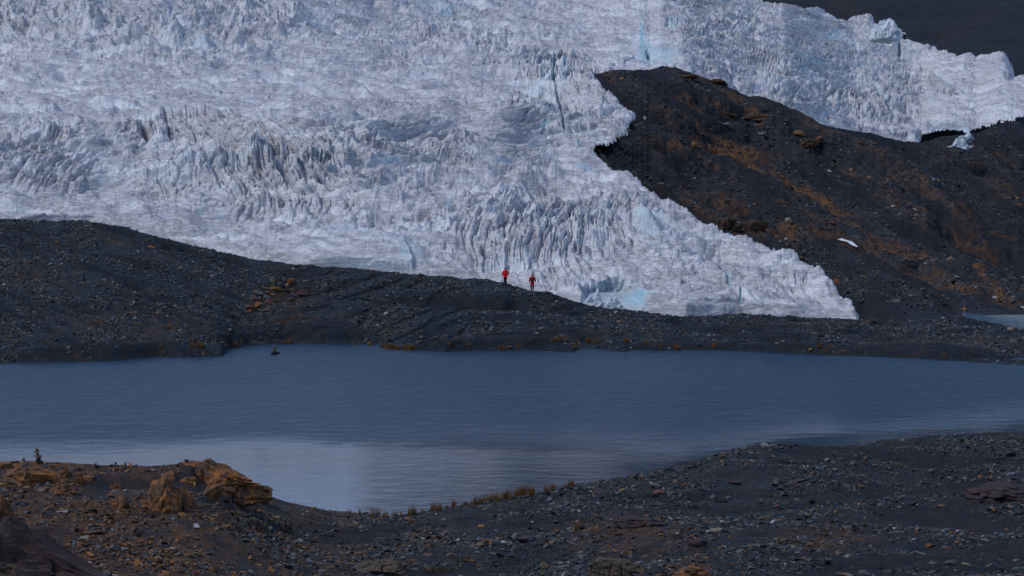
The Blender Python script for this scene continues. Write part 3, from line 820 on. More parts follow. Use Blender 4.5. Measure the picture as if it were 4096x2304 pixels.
PAL_GREY = np.array([(0.085,0.088,0.095),(0.11,0.11,0.112),(0.06,0.066,0.076),(0.15,0.145,0.14),(0.04,0.044,0.052),(0.10,0.092,0.085),(0.13,0.12,0.105)])
PAL_RUST = np.array([(0.17,0.085,0.035),(0.13,0.075,0.042),(0.20,0.10,0.032),(0.10,0.065,0.045),(0.15,0.105,0.065),(0.085,0.05,0.042)])
PAL_GREY *= np.array([0.64, 0.71, 0.78]); PAL_RUST *= np.array([1.05, .95, .85])
PAL_PALE = 0.95 * np.array([(0.30,0.30,0.31),(0.24,0.22,0.20)])

def scatter(name, T_, n, smin, smax, power, lib, clump, seed, rustgain=1.0, urange=None, bright=1.0, near_pow=1.0, zmin=0.02):
    X = T_['X']; nr, nc, _ = X.shape
    a = X[1:, 1:] - X[:-1, :-1]; b = X[1:, :-1] - X[:-1, 1:]
    area = 0.5 * np.linalg.norm(np.cross(a, b), axis=2)
    ok = T_['ok'][1:, 1:] & T_['ok'][:-1, :-1]
    c = X[:-1, :-1]
    w = area * ok * (c[..., 2] > zmin)
    if near_pow: w = w / (c[..., 1] / 100.0) ** near_pow
    dens = np.clip(0.5 + clump * fbm(c[..., 0] / 5.0, c[..., 1] / 7.0, 0, 4, seed), 0.02, 2)
    w = w * dens * (1 - 0.93 * T_['bare'][:-1, :-1])
    if urange is not None:
        uu, _, _ = proj(c.reshape(-1, 3)); uu = uu.reshape(c.shape[:2])
        w = w * ((uu > urange[0]) & (uu < urange[1]))
    w = w.ravel() / w.sum()
    idx = RNG.choice(w.size, n, p=w)
    r, q = np.divmod(idx, nc - 1)
    fu = RNG.random((n, 1)); fv = RNG.random((n, 1))
    p = X[r, q] * (1-fu)*(1-fv) + X[r, q+1] * fu*(1-fv) + X[r+1, q] * (1-fu)*fv + X[r+1, q+1] * fu*fv
    size = smin * (1 - RNG.random(n) * (1 - (smin / smax) ** power)) ** (-1 / power)
    rust = T_['rust'][r, q] * rustgain
    col = PAL_GREY[RNG.integers(0, len(PAL_GREY), n)]
    isr = RNG.random(n) < rust * 0.75
    col = np.where(isr[:, None], PAL_RUST[RNG.integers(0, len(PAL_RUST), n)], col)
    isp = RNG.random(n) < 0.025
    col = np.where(isp[:, None], PAL_PALE[RNG.integers(0, len(PAL_PALE), n)], col)
    col = col * RNG.uniform(0.7, 1.3, (n, 1)) * bright
    R = rand_rot(n, 0.28)
    vs_, fs_, cs_ = [], [], []; off = 0
    which = RNG.integers(0, len(lib), n)
    for k, (lv, lf) in enumerate(lib):
        m = np.where(which == k)[0]
        if not len(m): continue
        vv = np.einsum('nij,vj->nvi', R[m], lv) * size[m][:, None, None] + p[m][:, None, :]
        vv[..., 2] += (size[m] * 0.10)[:, None]
        nv = len(lv)
        ff = lf[None] + (np.arange(len(m)) * nv)[:, None, None] + off
        vs_.append(vv.reshape(-1, 3)); fs_.append(ff.reshape(-1, 3))
        cc = np.concatenate([col[m], np.ones((len(m), 1))], 1)
        cs_.append(np.repeat(cc, nv, 0)); off += len(m) * nv
    o = mesh_np(name, np.concatenate(vs_), np.concatenate(fs_), M['stone'], None, False, None, np.concatenate(cs_))
    return o

print('scree')
tag(scatter('near_bank_scree', NEARB, 98000, 0.075, 0.52, 2.1, LIBL, 1.1, 301, 1.0, (-650, 4850)), 'small angular stones and gravel strewn over the near bank', 'scree', kind='stuff')
tag(scatter('far_bank_scree', FARB, 74000, 0.13, 0.62, 2.4, LIBL, 1.1, 311, 0.45, (-600, 4850), near_pow=0.3), 'small loose stones covering the far moraine bank below the ice', 'scree', kind='stuff')
tag(scatter('hill_scree', HILL, 42000, 0.17, 1.0, 2.3, LIBL, 1.1, 321, 1.1, (2300, 4900), near_pow=0.3), 'broken slate and rust brown rubble covering the dark rock hill', 'scree', kind='stuff')

# ------------------------------------------------------------------ single rocks
STONE_ME = []
for i, (lv, lf) in enumerate([hull_stone(500 + i, 12 + i % 6, 0.50 + 0.08 * (i % 5), 1.1 + 0.1 * (i % 4)) for i in range(12)]):
    me = bpy.data.meshes.new('rock_mesh')
    me.from_pydata([tuple(x) for x in lv], [], [tuple(int(q) for q in x) for x in lf])
    bm = bmesh.new(); bm.from_mesh(me)
    bmesh.ops.bevel(bm, geom=bm.edges[:], offset=0.03, segments=1, affect='EDGES', profile=0.6)
    bm.to_mesh(me); bm.free()
    me.materials.append(M['stone_obj']); STONE_ME.append(me)

def rock(name, loc, size, col, label, cat='rock', group=None, seed=0, rot=None, scale=(1, 1, 1), sink=0.12):
    r = random.Random(seed)
    o = bpy.data.objects.new(name, STONE_ME[seed % len(STONE_ME)]); COL.objects.link(o)
    o.location = (loc[0], loc[1], loc[2] + size * scale[2] * (0.22 - sink))
    o.rotation_euler = rot if rot else (r.gauss(0, .2), r.gauss(0, .2), r.uniform(0, 6.28))
    o.scale = tuple(size * s * r.uniform(0.92, 1.08) for s in scale)
    o.color = (*col, 1)
    return tag(o, label, cat, group)

GREY = (0.10, 0.104, 0.112); DGREY = (0.040, 0.043, 0.05); BROWN = (0.11, 0.07, 0.045); OCHRE = (0.22, 0.11, 0.035); RED = (0.13, 0.05, 0.035)
PURP = (0.085, 0.062, 0.075); PALE = (0.17, 0.17, 0.18); TAN = (0.20, 0.155, 0.11); BLK = (0.018, 0.018, 0.02)
def px(d, n): return n * d / F
# (u, v, width px, colour, (sx, sy, sz), label)
NEAR_ROCKS = [
 (2172,1962,58,BLK,(1.0,.8,1.0),'large black rock at the near waterline beside the dry grass tufts'),
 (2100,2150,95,PURP,(1.0,.8,.75),'big purple grey boulder broken across, in the middle of the near bank'),
 (2060,2135,70,GREY,(1.0,.8,.7),'pale blue grey slab leaning on the big purple boulder'),
 (3240,1990,52,BLK,(1.0,.9,1.3),'black cube shaped rock standing alone on the right near bank'),
 (2625,1960,60,RED,(1.1,.8,.6),'rust red flat rock near the shore on the right near bank'),
 (2620,1978,36,BLK,(1.0,.8,.7),'black stone tucked under the rust red flat rock'),
 (1925,2100,46,OCHRE,(1.1,.8,.7),'orange brown rounded stone in the middle of the near bank'),
 (2230,2080,60,DGREY,(1.2,.8,.55),'flat dark slab with a pale edge between the tufts and the outcrop'),
 (1325,2135,52,BLK,(1.3,.8,.6),'black slab lying on brown rubble left of the middle of the near bank'),
 (3010,1782,46,DGREY,(1.4,.9,.5),'dark slab leftmost on the rocky shore hump'),
 (3068,1772,50,PALE,(1.2,.9,.6),'pale stone on top of the rocky shore hump'),
 (3082,1765,56,DGREY,(1.5,.9,.55),'dark tilted slab topmost on the rocky shore hump'),
 (3140,1776,56,BLK,(1.3,.9,.55),'brown black block on the right end of the rocky shore hump'),
 (3185,1775,24,DGREY,(1,.9,.7),'small dark stone just right of the rocky shore hump'),
 (3005,1800,34,BROWN,(1.2,.9,.8),'mossy brown stone just below the rocky shore hump'),
 (3345,1785,60,BLK,(1.7,.8,.4),'long black stone lying along the right shore'),
 (3446,1782,26,OCHRE,(1.1,.9,.8),'bright orange stone on the right shore edge'),
 (3500,1765,60,DGREY,(1.7,.8,.35),'flat wet slab where the right shore begins to bend'),
 (4040,1808,62,DGREY,(1.0,.9,1.1),'big dark boulder near the right edge of the near bank'),
 (3995,1812,34,BLK,(1.0,.9,.8),'black boulder just left of the big dark boulder at the right edge'),
 (3310,1830,52,TAN,(1.4,.8,.6),'tan flat stone on the dark sand below the right shore'),
 (3370,1828,40,DGREY,(1.2,.9,.8),'grey stone right of the tan flat stone below the right shore'),
 (3460,1826,36,BROWN,(1.2,.9,.7),'brown stone in the row below the bend of the right shore'),
 (3190,1915,90,(0.06,0.035,0.04),(1.5,.9,.5),'wide maroon crumbling rock in the upper middle of the right bank'),
 (2935,1922,52,(0.09,0.06,0.065),(1.2,.9,.7),'maroon block at left of the right near bank'),
 (2880,1992,54,BLK,(1.4,.9,.7),'black stone pair beside a pale grey one on the right bank'),
 (2910,1980,36,GREY,(1.1,.9,.9),'blue grey stone standing beside the black pair on the right bank'),
 (3108,2018,44,RED,(1.3,.8,.7),'dark red stone just left of the black cube shaped rock'),
 (3140,2030,34,BLK,(1.4,.9,.5),'small black slab in front of the black cube shaped rock'),
 (3345,2040,26,OCHRE,(1,.8,1.2),'pointed orange stone right of the black cube shaped rock'),
 (3525,2050,40,BLK,(1.4,.9,.7),'smooth black stone alone on dark sand at right'),
 (3650,2015,52,BLK,(1.4,.9,.5),'black slab under a brown stone on the right bank'),
 (3760,2018,56,OCHRE,(1.6,.8,.5),'ochre topped dark slab toward the right edge'),
 (3720,1872,40,GREY,(1.0,.9,1.0),'rounded pale blue grey boulder on the right bank'),
 (2760,2070,40,BROWN,(1.2,.9,.9),'dark brown rounded stone at lower left of the right bank'),
 (2860,2112,62,TAN,(1.4,.9,.6),'pair of tan and grey stones in the lower right bank'),
 (2920,2118,50,DGREY,(1.2,.9,.7),'dark stone behind the tan stone of the lower right bank'),
 (2785,2155,40,OCHRE,(1.3,.9,.9),'orange stone sitting in a cluster at the lower right bank'),
 (2755,2162,36,TAN,(1.2,.9,.8),'yellowish stone left in the cluster with the orange stone'),
 (3045,2175,34,RED,(1.3,.9,.8),'small brick red stone on dark sand in the lower right bank'),
 (3190,2205,32,PALE,(1.0,.9,1.1),'upright pale tan stone in the lower right bank'),
 (2795,2220,46,RED,(1.3,.9,.7),'dark red stone near the bottom edge'),
 (3460,2280,60,GREY,(1.0,.9,.8),'blue grey block at the bottom edge right of the middle'),
 (3380,2290,60,TAN,(1.4,.9,.6),'heap topping tan stone at the bottom edge right of the middle'),
 (3800,2240,62,(0.075,0.062,0.065),(1.1,.9,.9),'purplish grey block in the stone heap at lower right'),
 (3730,2245,52,GREY,(1.1,.9,.9),'light grey block in the stone heap at lower right'),
 (3870,2250,48,TAN,(1.3,.9,.7),'tan stone at the right end of the heap at lower right'),
 (3735,2000,44,TAN,(1.6,.9,.4),'sandy flat stone above the ochre topped slab'),
 (1875,2235,54,BROWN,(1.2,.9,.8),'dark brown block near the bottom in the middle'),
 (1960,2170,48,OCHRE,(1.4,.8,.5),'orange flat stone left of the big purple boulder'),
 (2240,2245,34,TAN,(1.1,.9,.8),'tan stone near the bottom in the middle'),
 (2340,2235,32,DGREY,(1,.9,1),'dark angular stone on sand near the bottom in the middle'),
 (2545,2250,40,PALE,(1.3,.9,.7),'pale stone near the bottom right of the middle'),
 (2415,2205,30,TAN,(1.1,.9,1),'small tan block in the lower middle'),
 (190,1950,40,OCHRE,(1.1,.9,.9),'bright orange block between the two ochre humps at left'),
 (168,1956,46,TAN,(1.3,.9,.6),'tan stone leaning against the bright orange block'),
 (285,1962,44,OCHRE,(1.4,.8,.5),'ochre stone at the foot of the smaller ochre hump'),
 (308,1970,34,BROWN,(1.4,.8,.6),'brown wedge stone at the right foot of the smaller ochre hump'),
 (12,1932,44,OCHRE,(1.2,.9,.9),'bright orange stone at the left edge of the frame'),
 (40,1995,46,OCHRE,(1.1,.9,1.0),'dark ochre lump above the purple slope at left'),
 (328,1862,58,BROWN,(1.5,.9,.7),'brown slab lying on the skyline of the left bank'),
 (182,1850,34,OCHRE,(1.2,.9,.8),'orange block right of the cairn'),
 (410,1890,30,OCHRE,(1.1,.9,.8),'orange stone on the dark sand below the left skyline'),
 (608,1874,34,TAN,(1.1,.9,1.0),'tan cube stone on the left skyline'),
 (505,1880,30,OCHRE,(1.3,.9,.6),'ochre flat stone under the left skyline'),
 (668,1890,44,RED,(1.4,.9,.9),'reddish orange crag stone left of the ochre ridge'),
 (645,1868,26,RED,(1,.9,1),'small red orange stone on the skyline beside the ochre ridge'),
 (372,2122,66,BROWN,(1.3,.9,.7),'dark brown stone group in the rubble at lower left'),
 (425,2100,40,RED,(1,.9,1.2),'upright brown red block in the rubble at lower left'),
 (475,2105,44,DGREY,(1.3,.9,.8),'black block right of the upright brown red block'),
 (955,2160,30,DGREY,(1.1,.9,1.1),'black egg shaped stone below the layered slate fins'),
 (1065,2212,60,BLK,(1.5,.9,.5),'black slab near the bottom at left'),
 (770,2218,44,TAN,(1.3,.9,.6),'brown flat stone near the bottom at left'),
 (260,2215,54,BROWN,(1.2,.9,.5),'flat brown stone right of the purple slope'),
 (1000,2222,70,OCHRE,(1.5,.9,.45),'ochre flat stones near the bottom at left'),
 (1250,2160,46,DGREY,(1.3,.9,.6),'dark grey slab at left centre of the near bank'),
 (835,2210,34,PURP,(1.3,.9,.6),'purple grey flat stone near the bottom at left'),
 (1340,2225,56,PURP,(1.3,.9,.5),'purple slab low in the left centre of the near bank'),
 (960,2010,24,OCHRE,(1.2,.9,.9),'small orange stone on the dark sand under the right end of the ochre ridge'),
]
FAR_ROCKS = [
 (3280,1338,44,BLK,(1.4,.9,.6),'wide black boulder on the moraine right of the ice snout'),
 (3775,1323,60,BLK,(1.4,.9,.7),'dark boulder in front of the pond at right'),
 (4007,1342,34,GREY,(1,.9,1.1),'rounded grey boulder on the bank at right below the pond'),
 (4038,1308,40,TAN,(1.3,.9,.9),'tan boulder at the edge of the pond'),
 (3380,1400,30,OCHRE,(1.4,.9,.6),'orange stone above the right part of the far shoreline'),
 (3240,1395,26,OCHRE,(1.2,.9,.8),'ochre stone above the middle of the far shoreline'),
 (2571,1408,22,BLK,(1.1,.9,.9),'small black stone at the far waterline'),
 (2165,1308,24,PALE,(1.2,.9,.8),'pale rounded boulder on the dark moraine below the second hiker'),
 (2248,1340,22,PALE,(1.1,.9,.8),'pale stone above the dry grass of the far shore'),
 (826,980,14,DGREY,(1,.9,1),'small dark rock on the crest line at left'),
 (603,986,22,(0.35,0.12,0.02),(1.2,.9,.8),'bright orange rock beside the dark mound at upper left'),
 (228,965,18,(0.35,0.12,0.02),(1.2,.9,.8),'bright orange rock high on the left moraine'),
 (716,1070,18,PALE,(1,.9,.9),'small pale stone in the middle of the left moraine'),
 (1083,1060,16,DGREY,(1,.9,1),'dark stone sticking up on the crest below the ice slab'),
 (1155,1103,16,DGREY,(1,.9,1),'dark stone just above the rust brown rock heap on the crest'),
 (1682,1098,20,DGREY,(1,.9,1.2),'dark block on the crest where the pale slab of ice ends'),
 (1948,1118,26,BROWN,(1.3,.9,.7),'flat tan brown stone on the crest left of the first hiker'),
 (3500,1282,54,BLK,(1.6,.9,.6),'dark rock group just right of the tip of the ice'),
 (2200,1170,22,DGREY,(1.1,.9,1.2),'dark block holding the wooden stake on the crest'),
 (2185,1160,26,PALE,(1.2,.9,1),'white stone behind the block with the wooden stake'),
 (2207,1178,16,GREY,(1,.9,1),'round grey stone under the block with the wooden stake'),
]
HILL_ROCKS = [
 (3330,885,40,RED,(1.3,.9,.9),'rust orange boulder halfway up the right slope'),
 (3155,868,44,TAN,(.6,.8,1.8),'upright tan pinnacle of rock above the tongue of ice'),
 (3165,882,34,BROWN,(.8,.8,1.3),'brown block beside the upright tan pinnacle'),
 (3045,530,34,GREY,(1.2,.9,1),'grey boulder below the top of the hill'),
 (3195,520,60,OCHRE,(1,.9,1.3),'ochre crag below the skyline of the hill'),
 (2910,450,70,(0.26,0.10,0.035),(1.6,.8,.5),'orange slab rock with a pale top on the upper hill'),
 (2910,490,56,(0.11,0.085,0.07),(1,.9,1.2),'brown cone shaped rock under the orange slab on the upper hill'),
 (3270,550,60,(0.15,0.08,0.035),(1.2,.9,1),'rounded ochre outcrop near the notch in the hill skyline'),
 (2780,570,40,OCHRE,(1,.9,1.2),'yellow brown block at the upper end of the orange streak'),
 (3050,530,30,TAN,(1.2,.9,.8),'tan stone below the brown cone shaped rock'),
 (3500,570,50,(0.13,0.07,0.04),(1.3,.9,.8),'reddish brown rock on the ridge at the right skyline'),
 (3600,850,24,PALE,(1.2,.9,.8),'pale stone on the far right slope'),
]
sd_ = 0
def place_list(lst, T_, seed0):
    for k, (u_, v_, w_, col, sc_, lab) in enumerate(lst):
        p_, d_ = on(T_, u_, v_ + 0.25 * w_ * sc_[2])
        rock('rock' if w_ < 40 else 'boulder', p_, px(d_, w_) / 1.12 / max(1, sc_[0] * .85), col, lab, 'rock' if w_ < 40 else 'boulder', None, seed0 + k * 5, None, sc_)
place_list(NEAR_ROCKS, NEARB, 3)
place_list(FAR_ROCKS, FARB, 17)
place_list(HILL_ROCKS, HILL, 29)

# loose stones that nothing tells apart: larger ones stand as single objects, by kind and by stretch of bank
def loose(T_, n, smin, smax, groups, seed, vlim, ulim=(0, 4096)):
    X = T_['X'].reshape(-1, 3); ok = (T_['ok'] & (T_['bare'] < 0.5)).ravel()
    pu, pv, pd = proj(X)
    idx = np.where(ok & (pu > ulim[0]) & (pu < ulim[1]) & (pv < vlim) & (X[:, 2] > 0.1))[0]
    w = pd[idx] ** 1.0; w = w / w.sum()
    pick = RNG.choice(idx, n, p=w, replace=False)
    r = random.Random(seed)
    for i in pick:
        zone = next(z for z in groups if pu[i] <= z[0])
        rst = r.random() < T_['rust'].ravel()[i] * 0.7
        kind = r.choice(zone[2]) if rst else r.choice(zone[1])
        cname, col = kind
        c = tuple(q * r.uniform(0.8, 1.2) for q in col)
        size = smin * (1 - r.random() * (1 - (smin / smax) ** 2.2)) ** (-1 / 2.2)
        rock('loose_stone', X[i], size, c, 'loose %s stone %s' % (cname, zone[3]), 'stone', 'loose %s stones %s' % (cname, zone[3]), r.randrange(1000), None, (1, r.uniform(.7, 1), r.uniform(.6, 1.0)))
GREY = (0.10, 0.11, 0.125)
G = [('grey', GREY), ('dark slate', DGREY), ('light grey', (0.16, 0.165, 0.175))]
Rr = [('orange brown', (0.19, 0.095, 0.035)), ('reddish brown', (0.12, 0.06, 0.04)), ('tan', TAN)]
loose(NEARB, 130, 0.26, 0.48, [(1350, G, Rr, 'on the left part of the near bank'), (2700, G, Rr, 'on the middle part of the near bank'), (9999, G, Rr, 'on the right part of the near bank')], 5, 2330)
loose(FARB, 70, 0.45, 0.75, [(1500, G[:2], Rr[:2], 'on the left part of the far moraine'), (2800, G[:2], Rr[:2], 'on the middle part of the far moraine'), (9999, G[:2], Rr[:2], 'on the right part of the far moraine')], 6, 1500)

# rust-brown heap on the far moraine
r = random.Random(91)
HEAP = [(1095,1130,22,(0.16,0.12,0.07),1.6),(1118,1128,18,(0.05,0.055,0.06),2.2),(1140,1128,16,GREY,2.0),(1165,1135,28,(0.26,0.11,0.03),1.5),(1170,1120,18,(0.33,0.14,0.03),.8),(1128,1145,30,PURP,1.0),
        (1110,1160,30,(0.27,0.12,0.035),.7),(1092,1155,22,(0.3,0.14,0.04),.7),(1148,1150,22,(0.24,0.12,0.04),1),(1212,1182,44,(0.12,0.06,0.045),.7),(1225,1172,24,(0.14,0.07,0.05),.9),(1010,1235,34,(0.27,0.12,0.05),.7),
        (1035,1225,30,(0.24,0.11,0.04),1.0),(1080,1212,34,(0.14,0.05,0.035),.8),(1098,1205,24,(0.17,0.09,0.04),.7),(1045,1178,36,(0.17,0.17,0.18),.6),(1028,1172,24,(0.15,0.08,0.04),.8),(1065,1190,24,(0.15,0.14,0.14),.7),
        (1165,1198,20,(0.25,0.11,0.04),.7),(1182,1185,24,(0.10,0.09,0.09),.7),(1148,1165,30,(0.10,0.10,0.10),.5),(1070,1170,24,(0.20,0.10,0.04),.6),(1085,1180,20,(0.26,0.12,0.04),.7),(1195,1175,18,(0.22,0.10,0.04),.8),
        (1170,1160,18,(0.2,0.11,0.05),.7),(1055,1148,18,(0.18,0.10,0.05),.6),(1065,1155,16,(0.24,0.12,0.04),.7),(1020,1200,22,(0.12,0.06,0.045),.8),(1040,1205,24,(0.18,0.10,0.05),.8),(1062,1243,26,(0.12,0.10,0.09),.4),
        (1085,1243,18,(0.2,0.11,0.06),.5),(1028,1258,20,(0.18,0.10,0.05),.5),(1003,1245,22,(0.2,0.09,0.04),.8),(1130,1180,14,(0.24,0.12,0.04),.6),(1210,1165,16,(0.16,0.08,0.05),.7),(1185,1165,14,(0.24,0.13,0.06),.6)]
HL = {3:'tall rust orange block topmost at the right of the rust brown rock heap', 4:'bright orange stone perched on the tall block of the rust brown heap', 9:'large dark maroon slab at the right end of the rust brown rock heap',
      11:'broad orange slab at the lower left end of the rust brown rock heap', 13:'dark red block standing at the lower middle of the rust brown rock heap', 15:'pale grey slab lying among the brown rocks of the heap',
      0:'tan upright stone at the top left of the rust brown rock heap', 2:'upright grey slab at the top of the rust brown rock heap', 1:'narrow black upright stone at the top of the rust brown rock heap', 6:'bright orange slab in the middle of the rust brown rock heap'}
for k, (u_, v_, w_, col, hz) in enumerate(HEAP):
    p_, d_ = on(FARB, u_, v_)
    rock('heap_rock', p_, px(d_, w_) * 1.5, tuple(c * .62 for c in col), HL.get(k, 'rust brown angular rock in the heap on the far moraine'), 'rock', 'rocks of the rust brown heap', 40 + k, None, (1.0, .8, hz * 1.2))

# ------------------------------------------------------------------ bedrock outcrops (faceted, roughened)
def outcrop_mesh(seed, sx, sy, sz, ncut=26, sub=5, rough=0.06, fold=0.08, grain=(1, 1, 3)):
    r = random.Random(seed)
    bm = bmesh.new(); bmesh.ops.create_icosphere(bm, subdivisions=sub, radius=1.0)
    v = np.array([q.co[:] for q in bm.verts]); f = np.array([[q.index for q in t.verts] for t in bm.faces]); bm.free()
    for i in range(ncut):
        n = np.array([r.gauss(0, 1), r.gauss(0, 1), r.gauss(0, .8)]); n /= np.linalg.norm(n)
        c = r.uniform(0.55, 0.85); dd = v @ n
        v = v - np.clip(dd - c, 0, None)[:, None] * n * 0.97
    g = v * np.array(grain)
    h = rough * fbm(g[:, 0] * 2.2 + seed, g[:, 1] * 2.2, g[:, 2] * 2.2, 4, seed % 97) + fold * (ridged(g[:, 0] * 1.3 + seed, g[:, 1] * 1.3, g[:, 2] * 1.3, 3, seed % 89) - 0.6)
    nrm = v / np.linalg.norm(v, axis=1)[:, None]
    sw = (v[:, 2] * .8 + v[:, 0] * .45 + .15 * fbm(v[:, 0] * 2 + seed, v[:, 1] * 2, v[:, 2] * 2, 2, 7)) * 5.0
    h = h - 0.05 * (sw - np.floor(sw)) - 0.10 * np.exp(-(perlin(v[:, 0] * 1.9 + seed, v[:, 1] * 1.9, v[:, 2] * 0.7, 5) / .06) ** 2)
    v = v + nrm * h[:, None]
    return 1.28 * v * np.array([sx, sy, sz]), f

def outcrop(name, T_, u_, vtop, vbot, w_, mat, label, seed, cat='outcrop', lean=0.0, rz=0.0, deep=1.0, col=None, prof=None, fy=0.15, **kw):
    p_, d_ = on(T_, u_, vbot)
    sx = px(d_, w_) / 1.45; hh_ = px(d_, vbot - vtop) * 0.78
    v, f = outcrop_mesh(seed, sx, sx * 0.8 * deep, hh_ * 1.25, **kw)
    if prof is not None: v[:, 2] = np.where(v[:, 2] > 0, v[:, 2] * pl(prof, v[:, 0] / sx), v[:, 2])
    v[:, 0] += lean * v[:, 2]
    c, s = math.cos(rz), math.sin(rz); v = np.stack([v[:, 0] * c - v[:, 1] * s, v[:, 0] * s + v[:, 1] * c, v[:, 2]], 1)
    o = mesh_np(name, v, f, M[mat], None, False)
    o.location = (p_[0], p_[1] + sx * fy * deep, p_[2] - hh_ * 0.12)
    return tag(o, label, cat)

OUT = [
 (130,1850,1930,175,'orange','large rounded ochre outcrop below the cairn at left',-.2,0.2),
 (75,1882,1920,70,'orange','small ochre knob joined to the left side of the large outcrop',0,0),
 (15,1843,1870,60,'orange','ochre knob at the left end of the skyline',0,0),
 (243,1917,1968,78,'orange','pointed ochre hump on the left bank',.1,0),
 (315,1890,1935,40,'orange','narrow upright orange rock on the left bank',0,0),
 (355,1900,1918,56,'orange','low slanting yellow brown rock beside the narrow upright one',.5,0.3),
 (240,1870,1905,52,'orange','reddish upright rock between the cairn outcrop and the skyline',.3,0),
 (460,1925,1955,42,'orange','knobbly ochre rock in dark sand on the left bank',0,0),
 (645,1925,2030,125,'orange','large pale brown outcrop with orange top in the middle of the left bank',0,0.1),
 (745,1948,2030,64,'orange','sharp orange rib right of the pale brown outcrop',-.35,0),
 (590,1960,2025,44,'orange','grey brown left shoulder of the pale brown outcrop',0.1,0),
 (475,1985,2025,64,'orange','cracked ochre rock left of the pale brown outcrop',0,0),
 (840,1930,1978,52,'orange','narrow orange fin leaning right on the left bank',.5,.1),
 (672,1882,1912,50,'orange','reddish crag in front of the big rock ridge',0,0),
 (755,1905,1925,60,'orange','low yellow brown rock between the crag and the leaning fin',.2,0),
 (960,1930,1975,64,'orange','ochre knob on the shoulder above the water',.2,-.2),
 (1030,1950,1985,80,'orange','layered ochre rib last before the water at the left shore',.6,-.3),
 (2470,2225,2300,150,'slate','dark jagged outcrop with rust top at the bottom edge',0,0),
 (2760,2262,2310,120,'orange','rust orange outcrop at the bottom edge right of the jagged one',0,0),
 (2550,2068,2100,150,'purple','grey purple slab outcrop on the middle near bank',.2,0),
 (4010,1935,1990,250,'purple','large low purple brown outcrop at the right edge',.2,0),
 (2780,2140,2180,90,'purple','grey layered outcrop low in the right bank',.1,0),
 (1500,2225,2290,220,'slate','low dark layered slate outcrop at the bottom left of the middle',.3,0),
]
RIDGE_OB = outcrop('outcrop', NEARB, 850, 1805, 1925, 340, 'orange', 'largest ochre rock ridge on the left skyline, running down toward the water', 1501, 'outcrop', 0.25, -.15, .5, prof=[(-1,.75),(-.55,1.0),(-.2,1.05),(.2,.8),(.6,.35),(1,.1)], fold=.16, sub=6, grain=(2.2, 1, .8), fy=-.1)
for k, (u_, v0_, v1_, w_, mt, lab, ln, rz) in enumerate(OUT):
    outcrop('outcrop', NEARB, u_, v0_, v1_, w_, mt, lab, 900 + k * 7, 'outcrop', ln, rz, 1.0)
outcrop('outcrop', NEARB, 70, 2030, 2330, 640, 'purple', 'huge dark purple rock slope in the bottom left corner', 1301, 'outcrop', 0.1, -0.1, 0.35, rough=0.05, fold=0.14, sub=6, grain=(1, 1, 2), ncut=9, prof=[(-1,1),(-.3,1.0),(0,.9),(.3,.68),(.6,.45),(1,.2)], fy=.05)
outcrop('outcrop', NEARB, 60, 2215, 2330, 240, 'slate', 'grey brown streaked rock below the purple slope in the corner', 1307, 'outcrop', 0.3, -0.2, 0.8)
outcrop('outcrop', NEARB, -10, 1985, 2080, 90, 'orange', 'ochre rock cut by the left frame edge above the purple slope', 1313, 'outcrop', 0.3, 0)
for k, (u_, v0_, v1_, w_, lab) in enumerate([(3000,865,915,120,'broad tan and orange crag on the slope above the ice tongue'),(2900,840,905,90,'brown outcrop left of the tan and orange crag'),(3195,1010,1040,60,'orange streaked rock just above the edge of the ice tongue'),
        (3240,530,575,80,'ochre banded knoll on the skyline side of the hill'),(2860,300,330,90,'rust brown crag near the top of the hill'),(3030,430,470,120,'rust brown rock band right of the hill top'),(2745,285,305,80,'dark crag on the hill skyline')]):
    outcrop('crag', HILL, u_, v0_ + (v1_ - v0_) * .4, v1_, w_ * .8, 'brownrock', lab, 1400 + k * 7, 'crag', .3, 0, .7, rough=.1, fold=.2)

# layered slate fins
def fins(u_, v_, w_, h_, n, label, seed, col):
    p_, d_ = on(NEARB, u_, v_)
    W = px(d_, w_); Hh = px(d_, h_); r = random.Random(seed)
    vs_, fs_ = [], []; off = 0
    for i in range(n):
        cx = -W / 2 + W * (i + .5) / n; th = W / n * r.uniform(.55, .95); hg = Hh * r.uniform(.55, 1.15); dp = r.uniform(.25, .5) * Hh * 2
        v = np.array([(sx * th / 2, sy * dp / 2, z) for z in (-.15, hg) for sx, sy in ((-1,-1),(1,-1),(1,1),(-1,1))])
        v[4:, 1] *= r.uniform(.3, .8); v[4:, 0] *= r.uniform(.4, .9); v[4:6, 2] -= r.uniform(0, .3) * hg; v[:, 0] += v[:, 2] * r.uniform(-.45, -.2) + cx; v[:, 1] += r.uniform(-.08, .08)
        vs_.append(v); fs_.append(np.array([(0,1,5,4),(1,2,6,5),(2,3,7,6),(3,0,4,7),(4,5,6,7),(3,2,1,0)]) + off); off += 8
    v = np.concatenate(vs_); o = mesh_np('slate_fins', v, np.concatenate(fs_), M['slate'], None, False)
    bv = o.modifiers.new('bevel', 'BEVEL'); bv.width = 0.012; bv.segments = 1
    o.location = p_; return tag(o, label, 'outcrop')
fins(935, 2118, 90, 40, 9, 'upright row of split slate fins, left of its pale pair, on the near bank', 1, None)
fins(1035, 2122, 88, 46, 10, 'tallest row of upright layered slate fins on the near bank', 2, None)
fins(1155, 2122, 54, 44, 5, 'pale tan slate fins right of the tallest row', 3, None)
fins(1780, 2285, 150, 30, 10, 'low dark slate fins at the bottom edge in the middle', 4, None)
fins(2380, 2085, 110, 34, 8, 'grey slate fins in the rubble right of the middle', 5, None)
fins(1850, 2245, 70, 34, 6, 'pale grey slate slabs standing near the bottom in the middle', 6, None)

